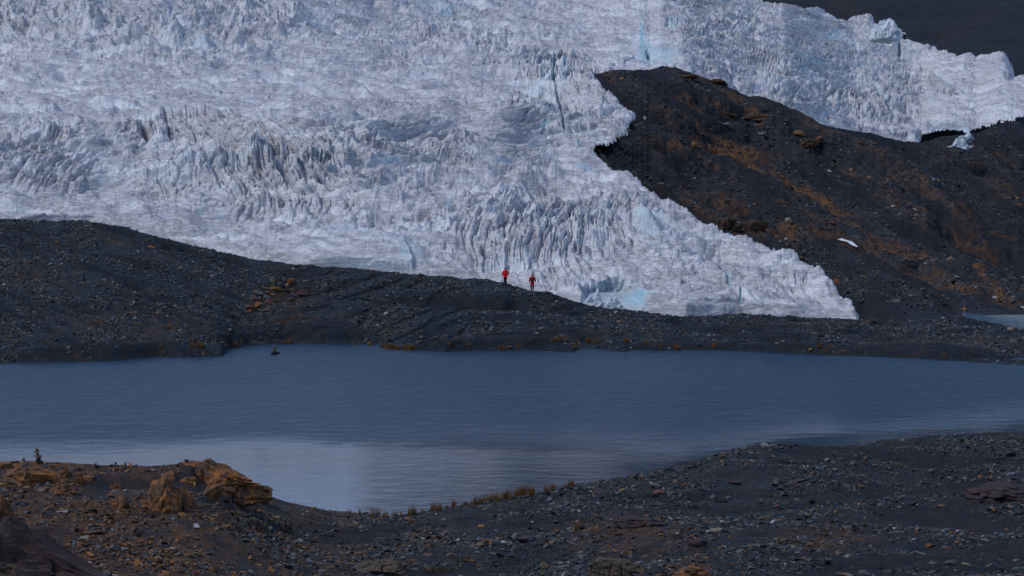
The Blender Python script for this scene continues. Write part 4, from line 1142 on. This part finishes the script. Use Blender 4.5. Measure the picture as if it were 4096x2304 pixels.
# ------------------------------------------------------------------ cairns (stones resting on one another)
def stack(T_, u_, v_, spec, group, base_sink=0.0, top_of=None):
    p_, d_ = on(T_, u_, v_)
    if top_of is not None:
        w_ = np.array([v.co[:] for v in top_of.data.vertices]) + np.array(top_of.location)
        m = np.abs(w_[:, 0] - p_[0]) < 0.12
        p_ = w_[m][np.argmax(w_[m][:, 2])].copy(); base_sink = 0.03
    z = p_[2] - base_sink
    for k, (w_, h_, dx, col, lab, sd) in enumerate(spec):
        me = STONE_ME[sd % len(STONE_ME)]
        dims = np.array([v.co[:] for v in me.vertices]); ext = dims.max(0) - dims.min(0); mid = (dims.max(0) + dims.min(0)) / 2
        s = np.array([px(d_, w_), px(d_, w_) * 0.8, px(d_, h_)]) / ext
        o = bpy.data.objects.new('cairn_stone', me); COL.objects.link(o)
        o.scale = tuple(s)
        o.location = (p_[0] + px(d_, dx) - mid[0] * s[0], p_[1] - mid[1] * s[1], z + px(d_, h_) / 2 - mid[2] * s[2])
        o.color = (*col, 1); tag(o, lab, 'stone', group)
        z += px(d_, h_) * 0.90
stack(NEARB, 150, 1850, [
 (34,11,1,(0.13,0.07,0.035),'broad ochre base stone of the tall cairn',3),
 (30,9,1,(0.035,0.035,0.035),'black stone, second from the ground in the tall cairn',8),
 (24,8,3,(0.04,0.037,0.035),'dark stone, third from the ground in the tall cairn',5),
 (34,12,0,(0.11,0.062,0.03),'wide brown slab jutting out from the middle of the tall cairn',1),
 (12,9,-1,(0.05,0.05,0.055),'small dark block above the wide slab of the tall cairn',7),
 (24,9,-4,(0.12,0.065,0.03),'brown slab near the top of the tall cairn',6),
 (15,8,-2,(0.07,0.045,0.025),'brown stone second from the top of the tall cairn',2),
 (8,6,-6,(0.03,0.03,0.03),'tiny black stone on the very top of the tall cairn',9)], 'stones of the tall cairn', 0.03)
stack(NEARB, 92, 1843, [(16,5,0,(0.09,0.06,0.04),'small flat stone on the ochre outcrop left of the cairn',4),(11,8,2,(0.05,0.05,0.05),'little dark stone balanced on the flat stone left of the cairn',10)], 'small stone pair left of the cairn', -.02)
stack(NEARB, 463, 1862, [(16,10,0,(0.06,0.062,0.07),'grey lower stone of the little pair on the left skyline',2),(10,9,2,(0.022,0.022,0.025),'black upper stone of the little pair on the left skyline',7)], 'little stone pair on the left skyline')
stack(NEARB, 765, 1842, [(16,6,0,(0.06,0.05,0.04),'dark flat stone lying on the orange rock ridge',0),(24,7,2,(0.055,0.058,0.06),'grey slab on top of the orange rock ridge',5)], 'stones on the orange rock ridge', 0, RIDGE_OB)
stack(FARB, 1984, 1166, [(13,12,0,(0.20,0.165,0.15),'pale tan block below the first hiker',3),(8,4,0,(0.14,0.09,0.085),'small brown stone on the pale tan block',4),(4,5,0,(0.45,0.44,0.43),'tiny white stone on top of the pale tan block',6)], 'small cairn below the first hiker')
stack(HILL, 2668, 268, [(8,5,0,(0.05,0.05,0.05),'lower stone of the left cairn on the hill top',3),(5,5,0,(0.05,0.05,0.05),'upper stone of the left cairn on the hill top',5)], 'left cairn on the hill top')
stack(HILL, 2695, 274, [(8,6,0,(0.05,0.05,0.05),'lower stone of the right cairn on the hill top',6),(5,6,0,(0.04,0.04,0.04),'upper stone of the right cairn on the hill top',2)], 'right cairn on the hill top')

# ------------------------------------------------------------------ ice blocks and snow patch
def ice_block(u_, vtop, vbot, w_, T_, label, seed, name='ice_block', dfix=None, peaks=2):
    if dfix: p_ = P(np.array(float(u_)), np.array(float(vbot)), np.array(float(dfix))); d_ = dfix
    else: p_, d_ = on(T_, u_, vbot)
    sx = px(d_, w_) / 1.6; hh_ = px(d_, vbot - vtop)
    v, f = outcrop_mesh(seed, 1, 1, 1, ncut=12, sub=5, rough=.12, fold=.28, grain=(1.4, 1.4, .9))
    r = random.Random(seed); top = np.zeros(len(v))
    for i in range(peaks):
        cx = r.uniform(-.6, .6); top = np.maximum(top, (1 - np.clip(np.abs(v[:, 0] - cx) / .5, 0, 1)) * r.uniform(.5, 1))
    if peaks == 0: top = 0.55 + 0.25 * np.sin(v[:, 0] * 5)
    v[:, 2] = np.where(v[:, 2] > 0, v[:, 2] * (.35 + .9 * top), v[:, 2] * .4)
    v = v * np.array([sx, sx * .7, hh_])
    o = mesh_np(name, v, f, M['ice'], dict(dirt=np.full(len(v), .08), blue=np.clip(.1 + .3 * fbm(v[:, 0] / 1.5, v[:, 1], v[:, 2] / 1.5, 2, 3), 0, 1)), False)
    o.location = tuple(p_)
    return tag(o, label, 'ice block')
ice_block(2360, 1192, 1222, 80, FARB, 'low white rubble of ice at the left of the melt cave', 11, dfix=309, peaks=3)
ice_block(2392, 1172, 1226, 70, FARB, 'peaked white ice block standing in the melt cave', 12, dfix=310, peaks=1)
ice_block(2455, 1198, 1232, 76, FARB, 'rounded white ice block at the right of the melt cave rubble', 13, dfix=308.5, peaks=2)
ice_block(3844, 558, 588, 66, HILL, 'separate small ice block lying on dark ground below the right glacier', 14, dfix=449, peaks=3)
ice_block(3868, 525, 555, 50, HILL, 'ice block hanging at the lower lip of the right glacier', 15, dfix=455, peaks=2)
ice_block(2315, 556, 606, 56, HILL, 'smooth white fin of ice where the lobe meets the tongue', 16, dfix=404, peaks=1)
ice_block(3545, 92, 150, 92, HILL, 'tall pale blue ice tower on the upper edge of the right glacier', 17, dfix=506, peaks=0)
# snow streak on the slope
pts = [(3350,962),(3365,963),(3385,969),(3405,976),(3418,983),(3427,992)]
wd_ = [1, 2, 2.5, 3, 3, 1]
vs_ = []
for (a_, b_), w_ in zip(pts, wd_):
    p_, d_ = on(HILL, a_, b_)
    for k_, s_ in ((-1, 0.0), (-.4, .05), (.4, .05), (1, 0.0)):
        q_, _ = on(HILL, a_, b_ - k_ * w_)
        q_[2] += 0.16 + s_; q_[1] -= 0.35; vs_.append(q_)
fs_ = [(i * 4 + j, i * 4 + j + 1, i * 4 + j + 5, i * 4 + j + 4) for i in range(5) for j in range(3)]
o = mesh_np('snow_patch', np.array(vs_), np.array(fs_), M['ice'], dict(dirt=np.zeros(24), blue=np.zeros(24)), True)
sol = o.modifiers.new('thick', 'SOLIDIFY'); sol.thickness = 0.12
tag(o, 'long thin streak of white snow on the dark slope right of the tongue', 'snow patch')

# ------------------------------------------------------------------ grass tufts
def tuft_mesh(seed, hgt, spread, n):
    r = random.Random(seed); vs_, fs_ = [], []
    for i in range(n):
        a = r.uniform(0, 6.28); rr = spread * math.sqrt(r.random()); h = hgt * r.uniform(.5, 1.1); w = 0.012 + 0.010 * r.random()
        bx, by = rr * math.cos(a) * 1.3, rr * math.sin(a) * .6; ln = r.uniform(.05, .4) * h; la = r.uniform(0, 6.28)
        tx, ty = math.cos(la) * ln, math.sin(la) * ln
        pa = r.uniform(0, 3.14); wx, wy = math.cos(pa) * w, math.sin(pa) * w
        b = len(vs_)
        for k, s in ((0, 1.0), (.55, .8), (1, .35)):
            cx, cy, cz = bx + tx * k * k, by + ty * k * k, h * k - .04
            vs_ += [(cx - wx * s, cy - wy * s, cz), (cx + wx * s, cy + wy * s, cz)]
        fs_ += [(b, b + 1, b + 3, b + 2), (b + 2, b + 3, b + 5, b + 4)]
        if r.random() < .5:       # seed head
            s = .022; cx, cy, cz = bx + tx, by + ty, h - .02; b = len(vs_)
            vs_ += [(cx - s, cy, cz), (cx + s, cy, cz), (cx + s * .6, cy + s, cz + s * 2.4), (cx - s * .6, cy - s, cz + s * 2.4)]
            fs_.append((b, b + 1, b + 2, b + 3))
    me = bpy.data.meshes.new('grass_tuft'); me.from_pydata(vs_, [], fs_); me.materials.append(M['grass']); return me
TUFT = [tuft_mesh(s, 1.0, .33, 60) for s in range(5)]
TUFT_D = [tuft_mesh(20 + s, 1.0, .55, 120) for s in range(3)]
def tuft(T_, u_, v_, h_, label, group, dense=False, wide=1.0, k=0, z=None):
    p_, d_ = on(T_, u_, v_)
    o = bpy.data.objects.new('grass_tuft', (TUFT_D if dense else TUFT)[k % (3 if dense else 5)]); COL.objects.link(o)
    s = px(d_, h_); o.location = (p_[0], p_[1], max(p_[2], 0.0) if z is None else z); o.scale = (s * wide, s * wide, s)
    o.rotation_euler = (0, 0, (k * 1.7) % 6.28); tag(o, label, 'grass tuft', group)
g1 = 'dry orange tufts along the near waterline'
for k, (u_, v_, h_, dn) in enumerate([(1400,2052,18,0),(1440,2052,20,0),(1503,2062,30,1),(1543,2068,26,1),(1577,2062,18,1),(1605,2060,16,0),(1648,2052,30,1),(1690,2048,16,0),(1724,2043,14,1),(1745,2038,30,1),(1762,2036,26,0),
     (1790,2030,14,1),(1814,2024,26,1),(1856,2026,20,0),(1880,2020,14,0),(1908,2014,30,1),(1924,2008,22,0),(1948,2002,28,1),(1980,1998,32,1),(2018,1992,28,1),(2036,1990,34,1),(2060,1984,24,0),(2080,1980,34,1),(2095,1978,30,1),(2110,1975,38,1),(2128,1972,28,1),
     (2190,1960,26,1),(2216,1956,26,0),(2262,1948,18,0),(2288,1942,26,1),(2306,2118,32,0)]):
    lab = 'dry orange grass tuft at the near waterline left of the black rock' if u_ < 2150 else 'dry yellow grass tuft at the near shore right of the black rock'
    if k == 30: lab = 'lone dry grass tuft in the rubble below the near shoreline'
    tuft(NEARB, u_, v_, h_ * 1.1, lab, g1, dn, 1.0, k)
tuft(NEARB, 500, 1862, 20, 'small yellow tuft on the left skyline right of the little stone pair', None, 0, 1.2, 3)
tuft(NEARB, 380, 1862, 14, 'tiny pale tuft on the left skyline beside the brown slab', None, 0, 1.4, 4)
FT = [(1418,1388,12,0),(1480,1392,14,1),(1530,1398,16,1),(1546,1398,18,1),(1562,1398,18,1),(1578,1398,16,1),(1592,1398,14,1),(1618,1398,16,1),(1640,1396,18,1),(1655,1392,14,1),
      (765,1386,22,0),(800,1388,22,1),(770,1362,12,0),(645,1388,16,0),(912,1380,14,0),(938,1380,16,1),(970,1378,14,0),(1134,1373,12,0),(1153,1373,14,1),(478,1270,12,0),(540,1300,14,0),(560,1300,10,0),(660,1312,14,0),(676,1315,16,1),(708,1310,12,0),(700,1345,10,0),
      (58,1376,14,0),(75,1368,12,0),(175,1368,12,0),(505,1380,12,0),(525,1382,10,0),(14,1365,12,0),
      (1798,1380,14,0),(1868,1388,16,0),(1935,1310,10,0),(2010,1398,18,1),(2033,1396,14,0),(2072,1388,14,0),(2212,1366,14,0),(2238,1362,20,1),(2262,1362,18,0),(2300,1390,12,1),(2308,1372,18,0),(2352,1370,20,1),(2376,1374,12,0),(2392,1370,14,1),(2412,1366,12,0),
      (2500,1370,18,1),(2512,1366,16,0),(2585,1374,16,1),(2640,1388,14,0),(2702,1394,18,1),(2746,1394,8,0),(2855,1386,16,1),(3275,1390,16,1),(3322,1390,14,0),(3300,1408,10,0),(3780,1428,16,0),(3862,1430,10,0),(2745,1344,12,0),(2210,1368,10,0)]
for k, (u_, v_, h_, dn) in enumerate(FT):
    if u_ < 740: lab, g = 'thin dry tuft on the dark left end of the far bank', 'thin tufts on the left far bank'
    elif u_ < 1200: lab, g = 'dry orange tuft at the far waterline behind the islet', 'tufts at the far waterline behind the islet'
    elif u_ < 1700: lab, g = 'dark orange tuft in the dense row at the far waterline', 'dense row of tufts at the far waterline'
    elif u_ < 2120: lab, g = 'small dry tuft on the dark mound at the far shore', 'tufts on the dark mound of the far shore'
    elif u_ < 2560: lab, g = 'orange tuft on the pale gravel of the far shore below the melt cave', 'orange tufts below the melt cave'
    else: lab, g = 'single dry tuft on the right part of the far shore', 'scattered tufts on the right far shore'
    tuft(FARB, u_, v_, h_ * 1.15, lab, g, dn, 1.1, k)
# islet with its tuft
pi_ = P(np.array(1098.), np.array(1415.), dplane(1415.)); di_ = float(dplane(1415.))
v, f = outcrop_mesh(77, px(di_, 18), px(di_, 50), .17, ncut=8, sub=4, rough=.1, fold=.1)
o = mesh_np('islet', v, f, M['far'], dict(rust=np.zeros(len(v)), bare=np.ones(len(v))), False); o.location = tuple(pi_)
tag(o, 'tiny dark rock islet carrying one grass tuft in the lake', 'islet')
FARB['pts'] = np.vstack([FARB['pts'], np.tile(pi_ + np.array([0, 0, .2]), (14, 1))]); q_ = proj(FARB['pts'][-14:])
for kk, qq in zip(('pu', 'pv', 'pd'), q_): FARB[kk] = np.concatenate([FARB[kk], qq])
tuft(FARB, 1098, float(q_[1][0]), 22, 'bushy dry tuft growing on the tiny islet in the lake', None, True, .8, 1)

# ------------------------------------------------------------------ people
def skin(name, pts, edges, mat, parent=None, sub=1, root=0):
    """grow one continuous surface round a skeleton: pts = (x, y, z, rx, ry)"""
    me = bpy.data.meshes.new(name); me.from_pydata([p[:3] for p in pts], edges, [])
    o = bpy.data.objects.new(name, me); COL.objects.link(o)
    sm = o.modifiers.new('skin', 'SKIN'); sm.use_smooth_shade = True
    for i, p in enumerate(pts):
        sv = me.skin_vertices[0].data[i]; sv.radius = (p[3], p[4] if len(p) > 4 else p[3]); sv.use_root = (i == root)
    ss = o.modifiers.new('sub', 'SUBSURF'); ss.levels = sub; ss.render_levels = sub
    bpy.context.view_layer.update()
    dg = bpy.context.evaluated_depsgraph_get()
    m2 = bpy.data.meshes.new_from_object(o.evaluated_get(dg)); m2.name = name
    bpy.data.objects.remove(o)
    o = bpy.data.objects.new(name, m2); COL.objects.link(o)
    m2.materials.clear(); m2.materials.append(mat)
    for p_ in m2.polygons: p_.use_smooth = True
    if parent: o.parent = parent
    return o

M['skin'] = mat_plain('skin', (0.42, 0.25, 0.18), .55, 12, .05, 0)
M['red'] = mat_plain('red_jacket', (0.88, 0.012, 0.010), .6, 14, .12, .2)
M['red2'] = mat_plain('dark_red_jacket', (0.56, 0.012, 0.010), .6, 14, .12, .2)
M['navy'] = mat_plain('navy_trousers', (0.012, 0.014, 0.025), .8, 14, .2, .1)
M['black'] = mat_plain('black_fabric', (0.010, 0.011, 0.014), .8, 14, .2, .1)
M['boot'] = mat_plain('boot_leather', (0.05, 0.035, 0.028), .7, 14, .2, .1)
M['hair'] = mat_plain('dark_hair', (0.012, 0.010, 0.010), .7, 30, .3, .3)
M['greyhat'] = mat_plain('grey_knit', (0.11, 0.12, 0.14), .9, 40, .2, .3)
M['packgrey'] = mat_plain('grey_pack', (0.07, 0.08, 0.085), .8, 20, .2, .1)
M['wood'] = mat_plain('weathered_wood', (0.12, 0.10, 0.08), .8, 20, .3, .2)
M['metal'] = mat_plain('pole_metal', (0.12, 0.12, 0.13), .4, 20, .1, 0)

def hand_chain(pts, edges, wrist, dirn, side):
    """palm + four unequal curled fingers + thumb leaving the side of the palm"""
    w = Vector(pts[wrist][:3]); d = Vector(dirn).normalized(); s = Vector(side).normalized(); n = d.cross(s)
    i = len(pts); pts.append((*(w + d * .045), .030, .018)); edges.append((wrist, i))
    for k, ln in enumerate((.068, .078, .072, .055)):
        b = w + d * .085 + s * (.030 - .020 * k)
        a0 = len(pts); pts.append((*b, .0095)); edges.append((i, a0))
        pts.append((*(b + d * ln * .5 + n * .008), .0085)); edges.append((a0, a0 + 1))
        pts.append((*(b + d * ln * .8 + n * .03), .0075)); edges.append((a0 + 1, a0 + 2))
    b = w + d * .03 + s * .034; a0 = len(pts)
    pts.append((*b, .012)); edges.append((i, a0)); pts.append((*(b + s * .02 + d * .035 + n * .012), .009)); edges.append((a0, a0 + 1))

def make_person(T_, u_, v_, hgt_px, who, label):
    p_, d_ = on(T_, u_, v_)
    s = px(d_, hgt_px) / 1.75
    root = empty('person', tuple(p_)); root.scale = (s, s, s)
    tag(root, label, 'person')
    A = who == 'a'
    # joints seen from behind: +y is away from the camera (the way they face)
    hipw = .10; legs = {}
    if A: kn = {-1: (-.10, .03, .50), 1: (.06, .06, .50)}; an = {-1: (-.05, -.04, .09), 1: (.055, .12, .10)}
    else: kn = {-1: (-.105, .02, .50), 1: (.10, .02, .50)}; an = {-1: (-.075, 0, .09), 1: (.085, .02, .09)}
    if A:   # hands in the jacket pockets, elbows out
        sh = {-1: (-.19, 0, 1.42), 1: (.19, 0, 1.42)}; el = {-1: (-.36, -.06, 1.13), 1: (.36, -.04, 1.17)}; wr = {-1: (-.22, .08, .93), 1: (.23, .10, .96)}
    else:   # arms hanging, holding poles
        sh = {-1: (-.19, 0, 1.42), 1: (.19, 0, 1.42)}; el = {-1: (-.29, -.03, 1.15), 1: (.30, -.03, 1.15)}; wr = {-1: (-.28, .09, .93), 1: (.30, .07, .93)}
    pts = [(0, 0, .95, .145, .11), (0, 0, 1.12, .12, .095), (0, 0, 1.32, .155, .105), (0, 0, 1.44, .11, .08), (0, .01, 1.53, .052, .052), (0, .02, 1.60, .072, .085), (0, .02, 1.68, .078, .092), (0, .015, 1.735, .05, .06)]
    ed = [(0,1),(1,2),(2,3),(3,4),(4,5),(5,6),(6,7)]
    wristi = {}
    for sd in (-1, 1):
        i = len(pts); pts += [(sh[sd][0] * .92, 0, 1.41, .062), (*el[sd], .044), (*wr[sd], .029)]; ed += [(3, i), (i, i+1), (i+1, i+2)]; wristi[sd] = i + 2
        i = len(pts); pts += [(sd * hipw, 0, .86, .095), (*kn[sd], .058), (*an[sd], .042), (an[sd][0], an[sd][1] + .13, .05, .036, .028)]; ed += [(0, i), (i, i+1), (i+1, i+2), (i+2, i+3)]
    for sd in (-1, 1):
        e = Vector(el[sd]); w = Vector(wr[sd]); dr = (w - e).normalized()
        if not A: dr = Vector((0, .35, -1))
        hand_chain(pts, ed, wristi[sd], dr, (0, 1, 0))
    body = skin('body', pts, ed, M['skin'], root, 2)
    # nose, ears
    face = skin('nose', [(0, .115, 1.66, .012), (0, .135, 1.635, .014), (0, .12, 1.61, .009)], [(0,1),(1,2)], M['skin'], root, 1)
    for sd in (-1, 1): skin('ear', [(sd * .083, .015, 1.66, .014, .02), (sd * .088, .01, 1.63, .012, .016)], [(0,1)], M['skin'], root, 1)
    for sd in (-1, 1): skin('eye', [(sd * .03, .102, 1.665, .011), (sd * .03, .108, 1.665, .008)], [(0,1)], M['black'], root, 1)
    skin('mouth', [(-.02, .108, 1.585, .006), (0, .112, 1.583, .007), (.02, .108, 1.585, .006)], [(0,1),(1,2)], M['red2'], root, 1)
    # clothes
    jm = M['red'] if A else M['red2']
    jb = .90 if A else .80
    jp = [(0, 0, jb - .14, .20, .16), (0, 0, jb + .04, .22, .17), (0, 0, 1.12, .21, .165), (0, 0, 1.30, .235, .165), (0, 0, 1.42, .18, .13), (0, .0, 1.50, .075, .075)]
    je = [(0,1),(1,2),(2,3),(3,4),(4,5)]
    for sd in (-1, 1):
        i = len(jp); jp += [(sh[sd][0] * .90, 0, 1.40, .105), (*(el[sd]), .088), (*wr[sd], .062)]; je += [(4, i), (i, i+1), (i+1, i+2)]
    jacket = skin('jacket', jp, je, jm, root, 2, 1)
    if A:
        for k in range(7):      # quilting lines
            z = .93 + k * .07
        hood = skin('hood', [(-.05, -.10, 1.47, .075, .06), (0, -.12, 1.52, .10, .075), (.05, -.10, 1.47, .075, .06)], [(0,1),(1,2)], M['red'], root, 2)
        hood2 = skin('collar', [(0, -.02, 1.50, .11, .09), (0, -.01, 1.57, .095, .10)], [(0,1)], M['red'], root, 2)
        for sd in (-1, 1):      # dark sleeve panels below the elbows
            e = Vector(el[sd]); w = Vector(wr[sd])
            a = e.lerp(w, .08); b = e.lerp(w, .95)
            f_ = skin('sleeve_panel', [(*a, .090), (*e.lerp(w, .5), .084), (*b, .070)], [(0,1),(1,2)], M['navy'], root, 1)
        hair = skin('hair', [(0, -.02, 1.56, .080, .085), (0, -.012, 1.65, .098, .104), (0, -.005, 1.72, .096, .106), (0, .0, 1.79, .05, .06)], [(0,1),(1,2),(2,3)], M['hair'], root, 2)
        hair['label'] = 'short dark hair'
    else:
        skin('collar', [(0, 0, 1.48, .085, .08), (0, .01, 1.55, .075, .078)], [(0,1)], M['red2'], root, 2)
        skin('hair', [(0, -.018, 1.54, .075, .08), (0, -.018, 1.66, .092, .098)], [(0,1)], M['hair'], root, 1)
        skin('beanie', [(0, -.008, 1.60, .098, .106), (0, -.004, 1.70, .106, .114), (0, .0, 1.79, .055, .06)], [(0,1),(1,2)], M['greyhat'], root, 2)
    tp = [(0, 0, .95, .19, .145)]; te = []
    for sd in (-1, 1):
        i = len(tp); tp += [(sd * .095, 0, .82, .125, .115), (*kn[sd], .092), (*an[sd], .072)]; te += [(0, i), (i, i+1), (i+1, i+2)]
    skin('trousers', tp, te, M['navy'] if not A else M['black'], root, 2)
    for sd in (-1, 1):
        x_, y_, z_ = an[sd]
        bt = skin('boot', [(x_, y_ - .02, z_ + .07, .052), (x_, y_ - .02, z_ - .03, .052, .05), (x_, y_ + .09, z_ - .045, .05, .04), (x_, y_ + .17, z_ - .055, .042, .03)], [(0,1),(1,2),(2,3)], M['boot'] if not A else M['black'], root, 1)
    return root, p_, s, wr

ra, pa, sa, wra = make_person(FARB, 2022, 1136, 66, 'a', 'hiker in bright red hooded jacket, hands in pockets, seen from behind on the crest')
rb, pb, sb, wrb = make_person(FARB, 2131, 1161, 70, 'b', 'hiker in red jacket and grey beanie wearing a dark backpack on the crest')

# backpack (a thing of its own, worn by the second hiker)
bp = empty('backpack', (pb[0] - .01, pb[1], pb[2])); bp.scale = (sb,) * 3
tag(bp, 'dark backpack with grey side panel and red trim on the hiker in the grey beanie', 'backpack')
skin('pack_body', [(0, -.22, .95, .145, .10), (0, -.24, 1.12, .155, .115), (0, -.23, 1.30, .14, .10), (0, -.21, 1.40, .10, .07)], [(0,1),(1,2),(2,3)], M['black'], bp, 2)
skin('side_panel', [(.125, -.26, .98, .05, .07), (.13, -.27, 1.15, .045, .07), (.11, -.26, 1.28, .03, .05)], [(0,1),(1,2)], M['packgrey'], bp, 2)
skin('front_pocket', [(-.02, -.34, 1.0, .085, .03), (-.02, -.355, 1.14, .085, .03)], [(0,1)], M['navy'], bp, 2)
skin('trim', [(.07, -.355, .95, .008), (.075, -.365, 1.12, .008), (.05, -.34, 1.28, .008)], [(0,1),(1,2)], M['red2'], bp, 1)
for sd in (-1, 1):
    skin('shoulder_strap', [(sd * .08, -.16, 1.40, .022, .012), (sd * .10, -.02, 1.515, .022, .012), (sd * .11, .13, 1.40, .022, .012), (sd * .13, .12, 1.20, .018, .010), (sd * .13, -.12, 1.05, .016, .010)], [(0,1),(1,2),(2,3),(3,4)], M['black'], bp, 1)
# trekking poles
for sd, lab in ((-1, 'thin trekking pole in the left hand of the hiker with the backpack'), (1, 'thin trekking pole in the right hand of the hiker with the backpack')):
    t_ = empty('trekking_pole', tuple(pb)); t_.scale = (sb,) * 3; tag(t_, lab, 'trekking pole', 'trekking poles')
    wx, wy, wz = wrb[sd]
    h_ = Vector((wx, wy + .04, wz - .06)); tip = Vector((wx + sd * (.02 if sd < 0 else .10), wy + .30, .02)); up_v = (h_ - tip).normalized()
    skin('grip', [(*(h_ + up_v * .07), .016), (*(h_ - up_v * .07), .014)], [(0,1)], M['black'], t_, 1)
    skin('shaft', [(*(h_ - up_v * .06), .009), (*h_.lerp(tip, .5), .008), (*tip, .006)], [(0,1),(1,2)], M['metal'], t_, 1)
    skin('basket', [(*tip.lerp(h_, .06), .022, .022), (*tip.lerp(h_, .075), .01, .01)], [(0,1)], M['black'], t_, 1)

# wooden stake, rope and plank
ps_, d_ = on(FARB, 2196, 1166)
def bar(name, a, b, w, mat, label, cat):
    a = Vector(a); b = Vector(b); dr = (b - a); L = dr.length
    bm = bmesh.new(); bmesh.ops.create_cube(bm, size=1)
    for q in bm.verts: q.co = Vector((q.co.x * w * (1 - .25 * (q.co.z > 0)), q.co.y * w, q.co.z * L))
    bmesh.ops.bevel(bm, geom=bm.edges[:], offset=w * .12, segments=1, affect='EDGES')
    me = bpy.data.meshes.new(name); bm.to_mesh(me); bm.free(); me.materials.append(mat)
    o = bpy.data.objects.new(name, me); COL.objects.link(o); o.location = (a + b) / 2
    o.rotation_euler = dr.to_track_quat('Z', 'Y').to_euler(); return tag(o, label, cat)
bar('wooden_stake', (ps_[0] - .15, ps_[1] - .3, ps_[2] + .10), (ps_[0] + .42, ps_[1] - .2, ps_[2] + .62), .065, M['wood'], 'slanting wooden stake propped on rocks right of the second hiker', 'stake')
cv = bpy.data.curves.new('rope', 'CURVE'); cv.dimensions = '3D'; cv.bevel_depth = 0.018
rp = []
for u_ in (2198, 2220, 2250, 2280, 2320, 2360, 2390):
    q_, _ = on(FARB, u_, pl(CREST, u_) + 2.5); rp.append(q_ + np.array([0, -.1, .10]))
sp = cv.splines.new('POLY'); sp.points.add(len(rp) - 1)
for i_, q_ in enumerate(rp): sp.points[i_].co = (*q_, 1)
cv.materials.append(M['black'])
bpy.context.view_layer.update()
oc = bpy.data.objects.new('rope_curve', cv); COL.objects.link(oc); bpy.context.view_layer.update()
me = bpy.data.meshes.new_from_object(oc.evaluated_get(bpy.context.evaluated_depsgraph_get())); bpy.data.objects.remove(oc)
o = bpy.data.objects.new('rope', me); COL.objects.link(o); me.materials.clear(); me.materials.append(M['black'])
tag(o, 'dark rope running down the crest from the stake toward the melt cave', 'rope')
q0, _ = on(FARB, 1510, 1199); q1, _ = on(FARB, 1562, 1204)
bar('wooden_plank', q0 + np.array([0, 0, .10]), q1 + np.array([0, 0, .10]), .09, M['wood'], 'weathered plank lying beside the dark hollow on the far moraine', 'plank')

# ------------------------------------------------------------------ sky, sun, camera
SUN_EL, SUN_AZ = math.radians(50), math.radians(-105)     # from the left and a little behind the camera
w = bpy.data.worlds.new('World'); SC.world = w; w.use_nodes = True
nt = w.node_tree; bg = nt.nodes['Background']
sky = nt.nodes.new('ShaderNodeTexSky'); sky.sky_type = 'NISHITA'; sky.sun_disc = False
sky.sun_elevation = SUN_EL; sky.sun_rotation = SUN_AZ; sky.altitude = 4800; sky.air_density = 1.0; sky.dust_density = 2.0; sky.ozone_density = 1.0
nt.links.new(sky.outputs[0], bg.inputs[0]); bg.inputs[1].default_value = 0.115
L = bpy.data.lights.new('sun', 'SUN'); L.energy = 0.95; L.angle = math.radians(25); L.color = (1.0, 0.97, 0.94)
lo = bpy.data.objects.new('sun', L); COL.objects.link(lo)
sdv = Vector((math.sin(SUN_AZ) * math.cos(SUN_EL), math.cos(SUN_AZ) * math.cos(SUN_EL), math.sin(SUN_EL)))
lo.rotation_euler = sdv.to_track_quat('Z', 'Y').to_euler()

cam = bpy.data.cameras.new('camera'); co = bpy.data.objects.new('camera', cam); COL.objects.link(co)
co.location = tuple(CAM); co.rotation_euler = (math.pi / 2 - PITCH, 0, 0)
cam.sensor_width = 36; cam.lens = 36 * F / 4096; cam.clip_start = 0.5; cam.clip_end = 8000
SC.camera = co
SC.view_settings.view_transform = 'Standard'; SC.view_settings.look = 'None'; SC.view_settings.gamma = 1.0
SC.view_settings.use_curve_mapping = False; SC.view_settings.exposure = 0.9
SC.cycles.use_denoising = True
SC.cycles.max_bounces = 5; SC.cycles.diffuse_bounces = 3; SC.cycles.glossy_bounces = 3
print('done')
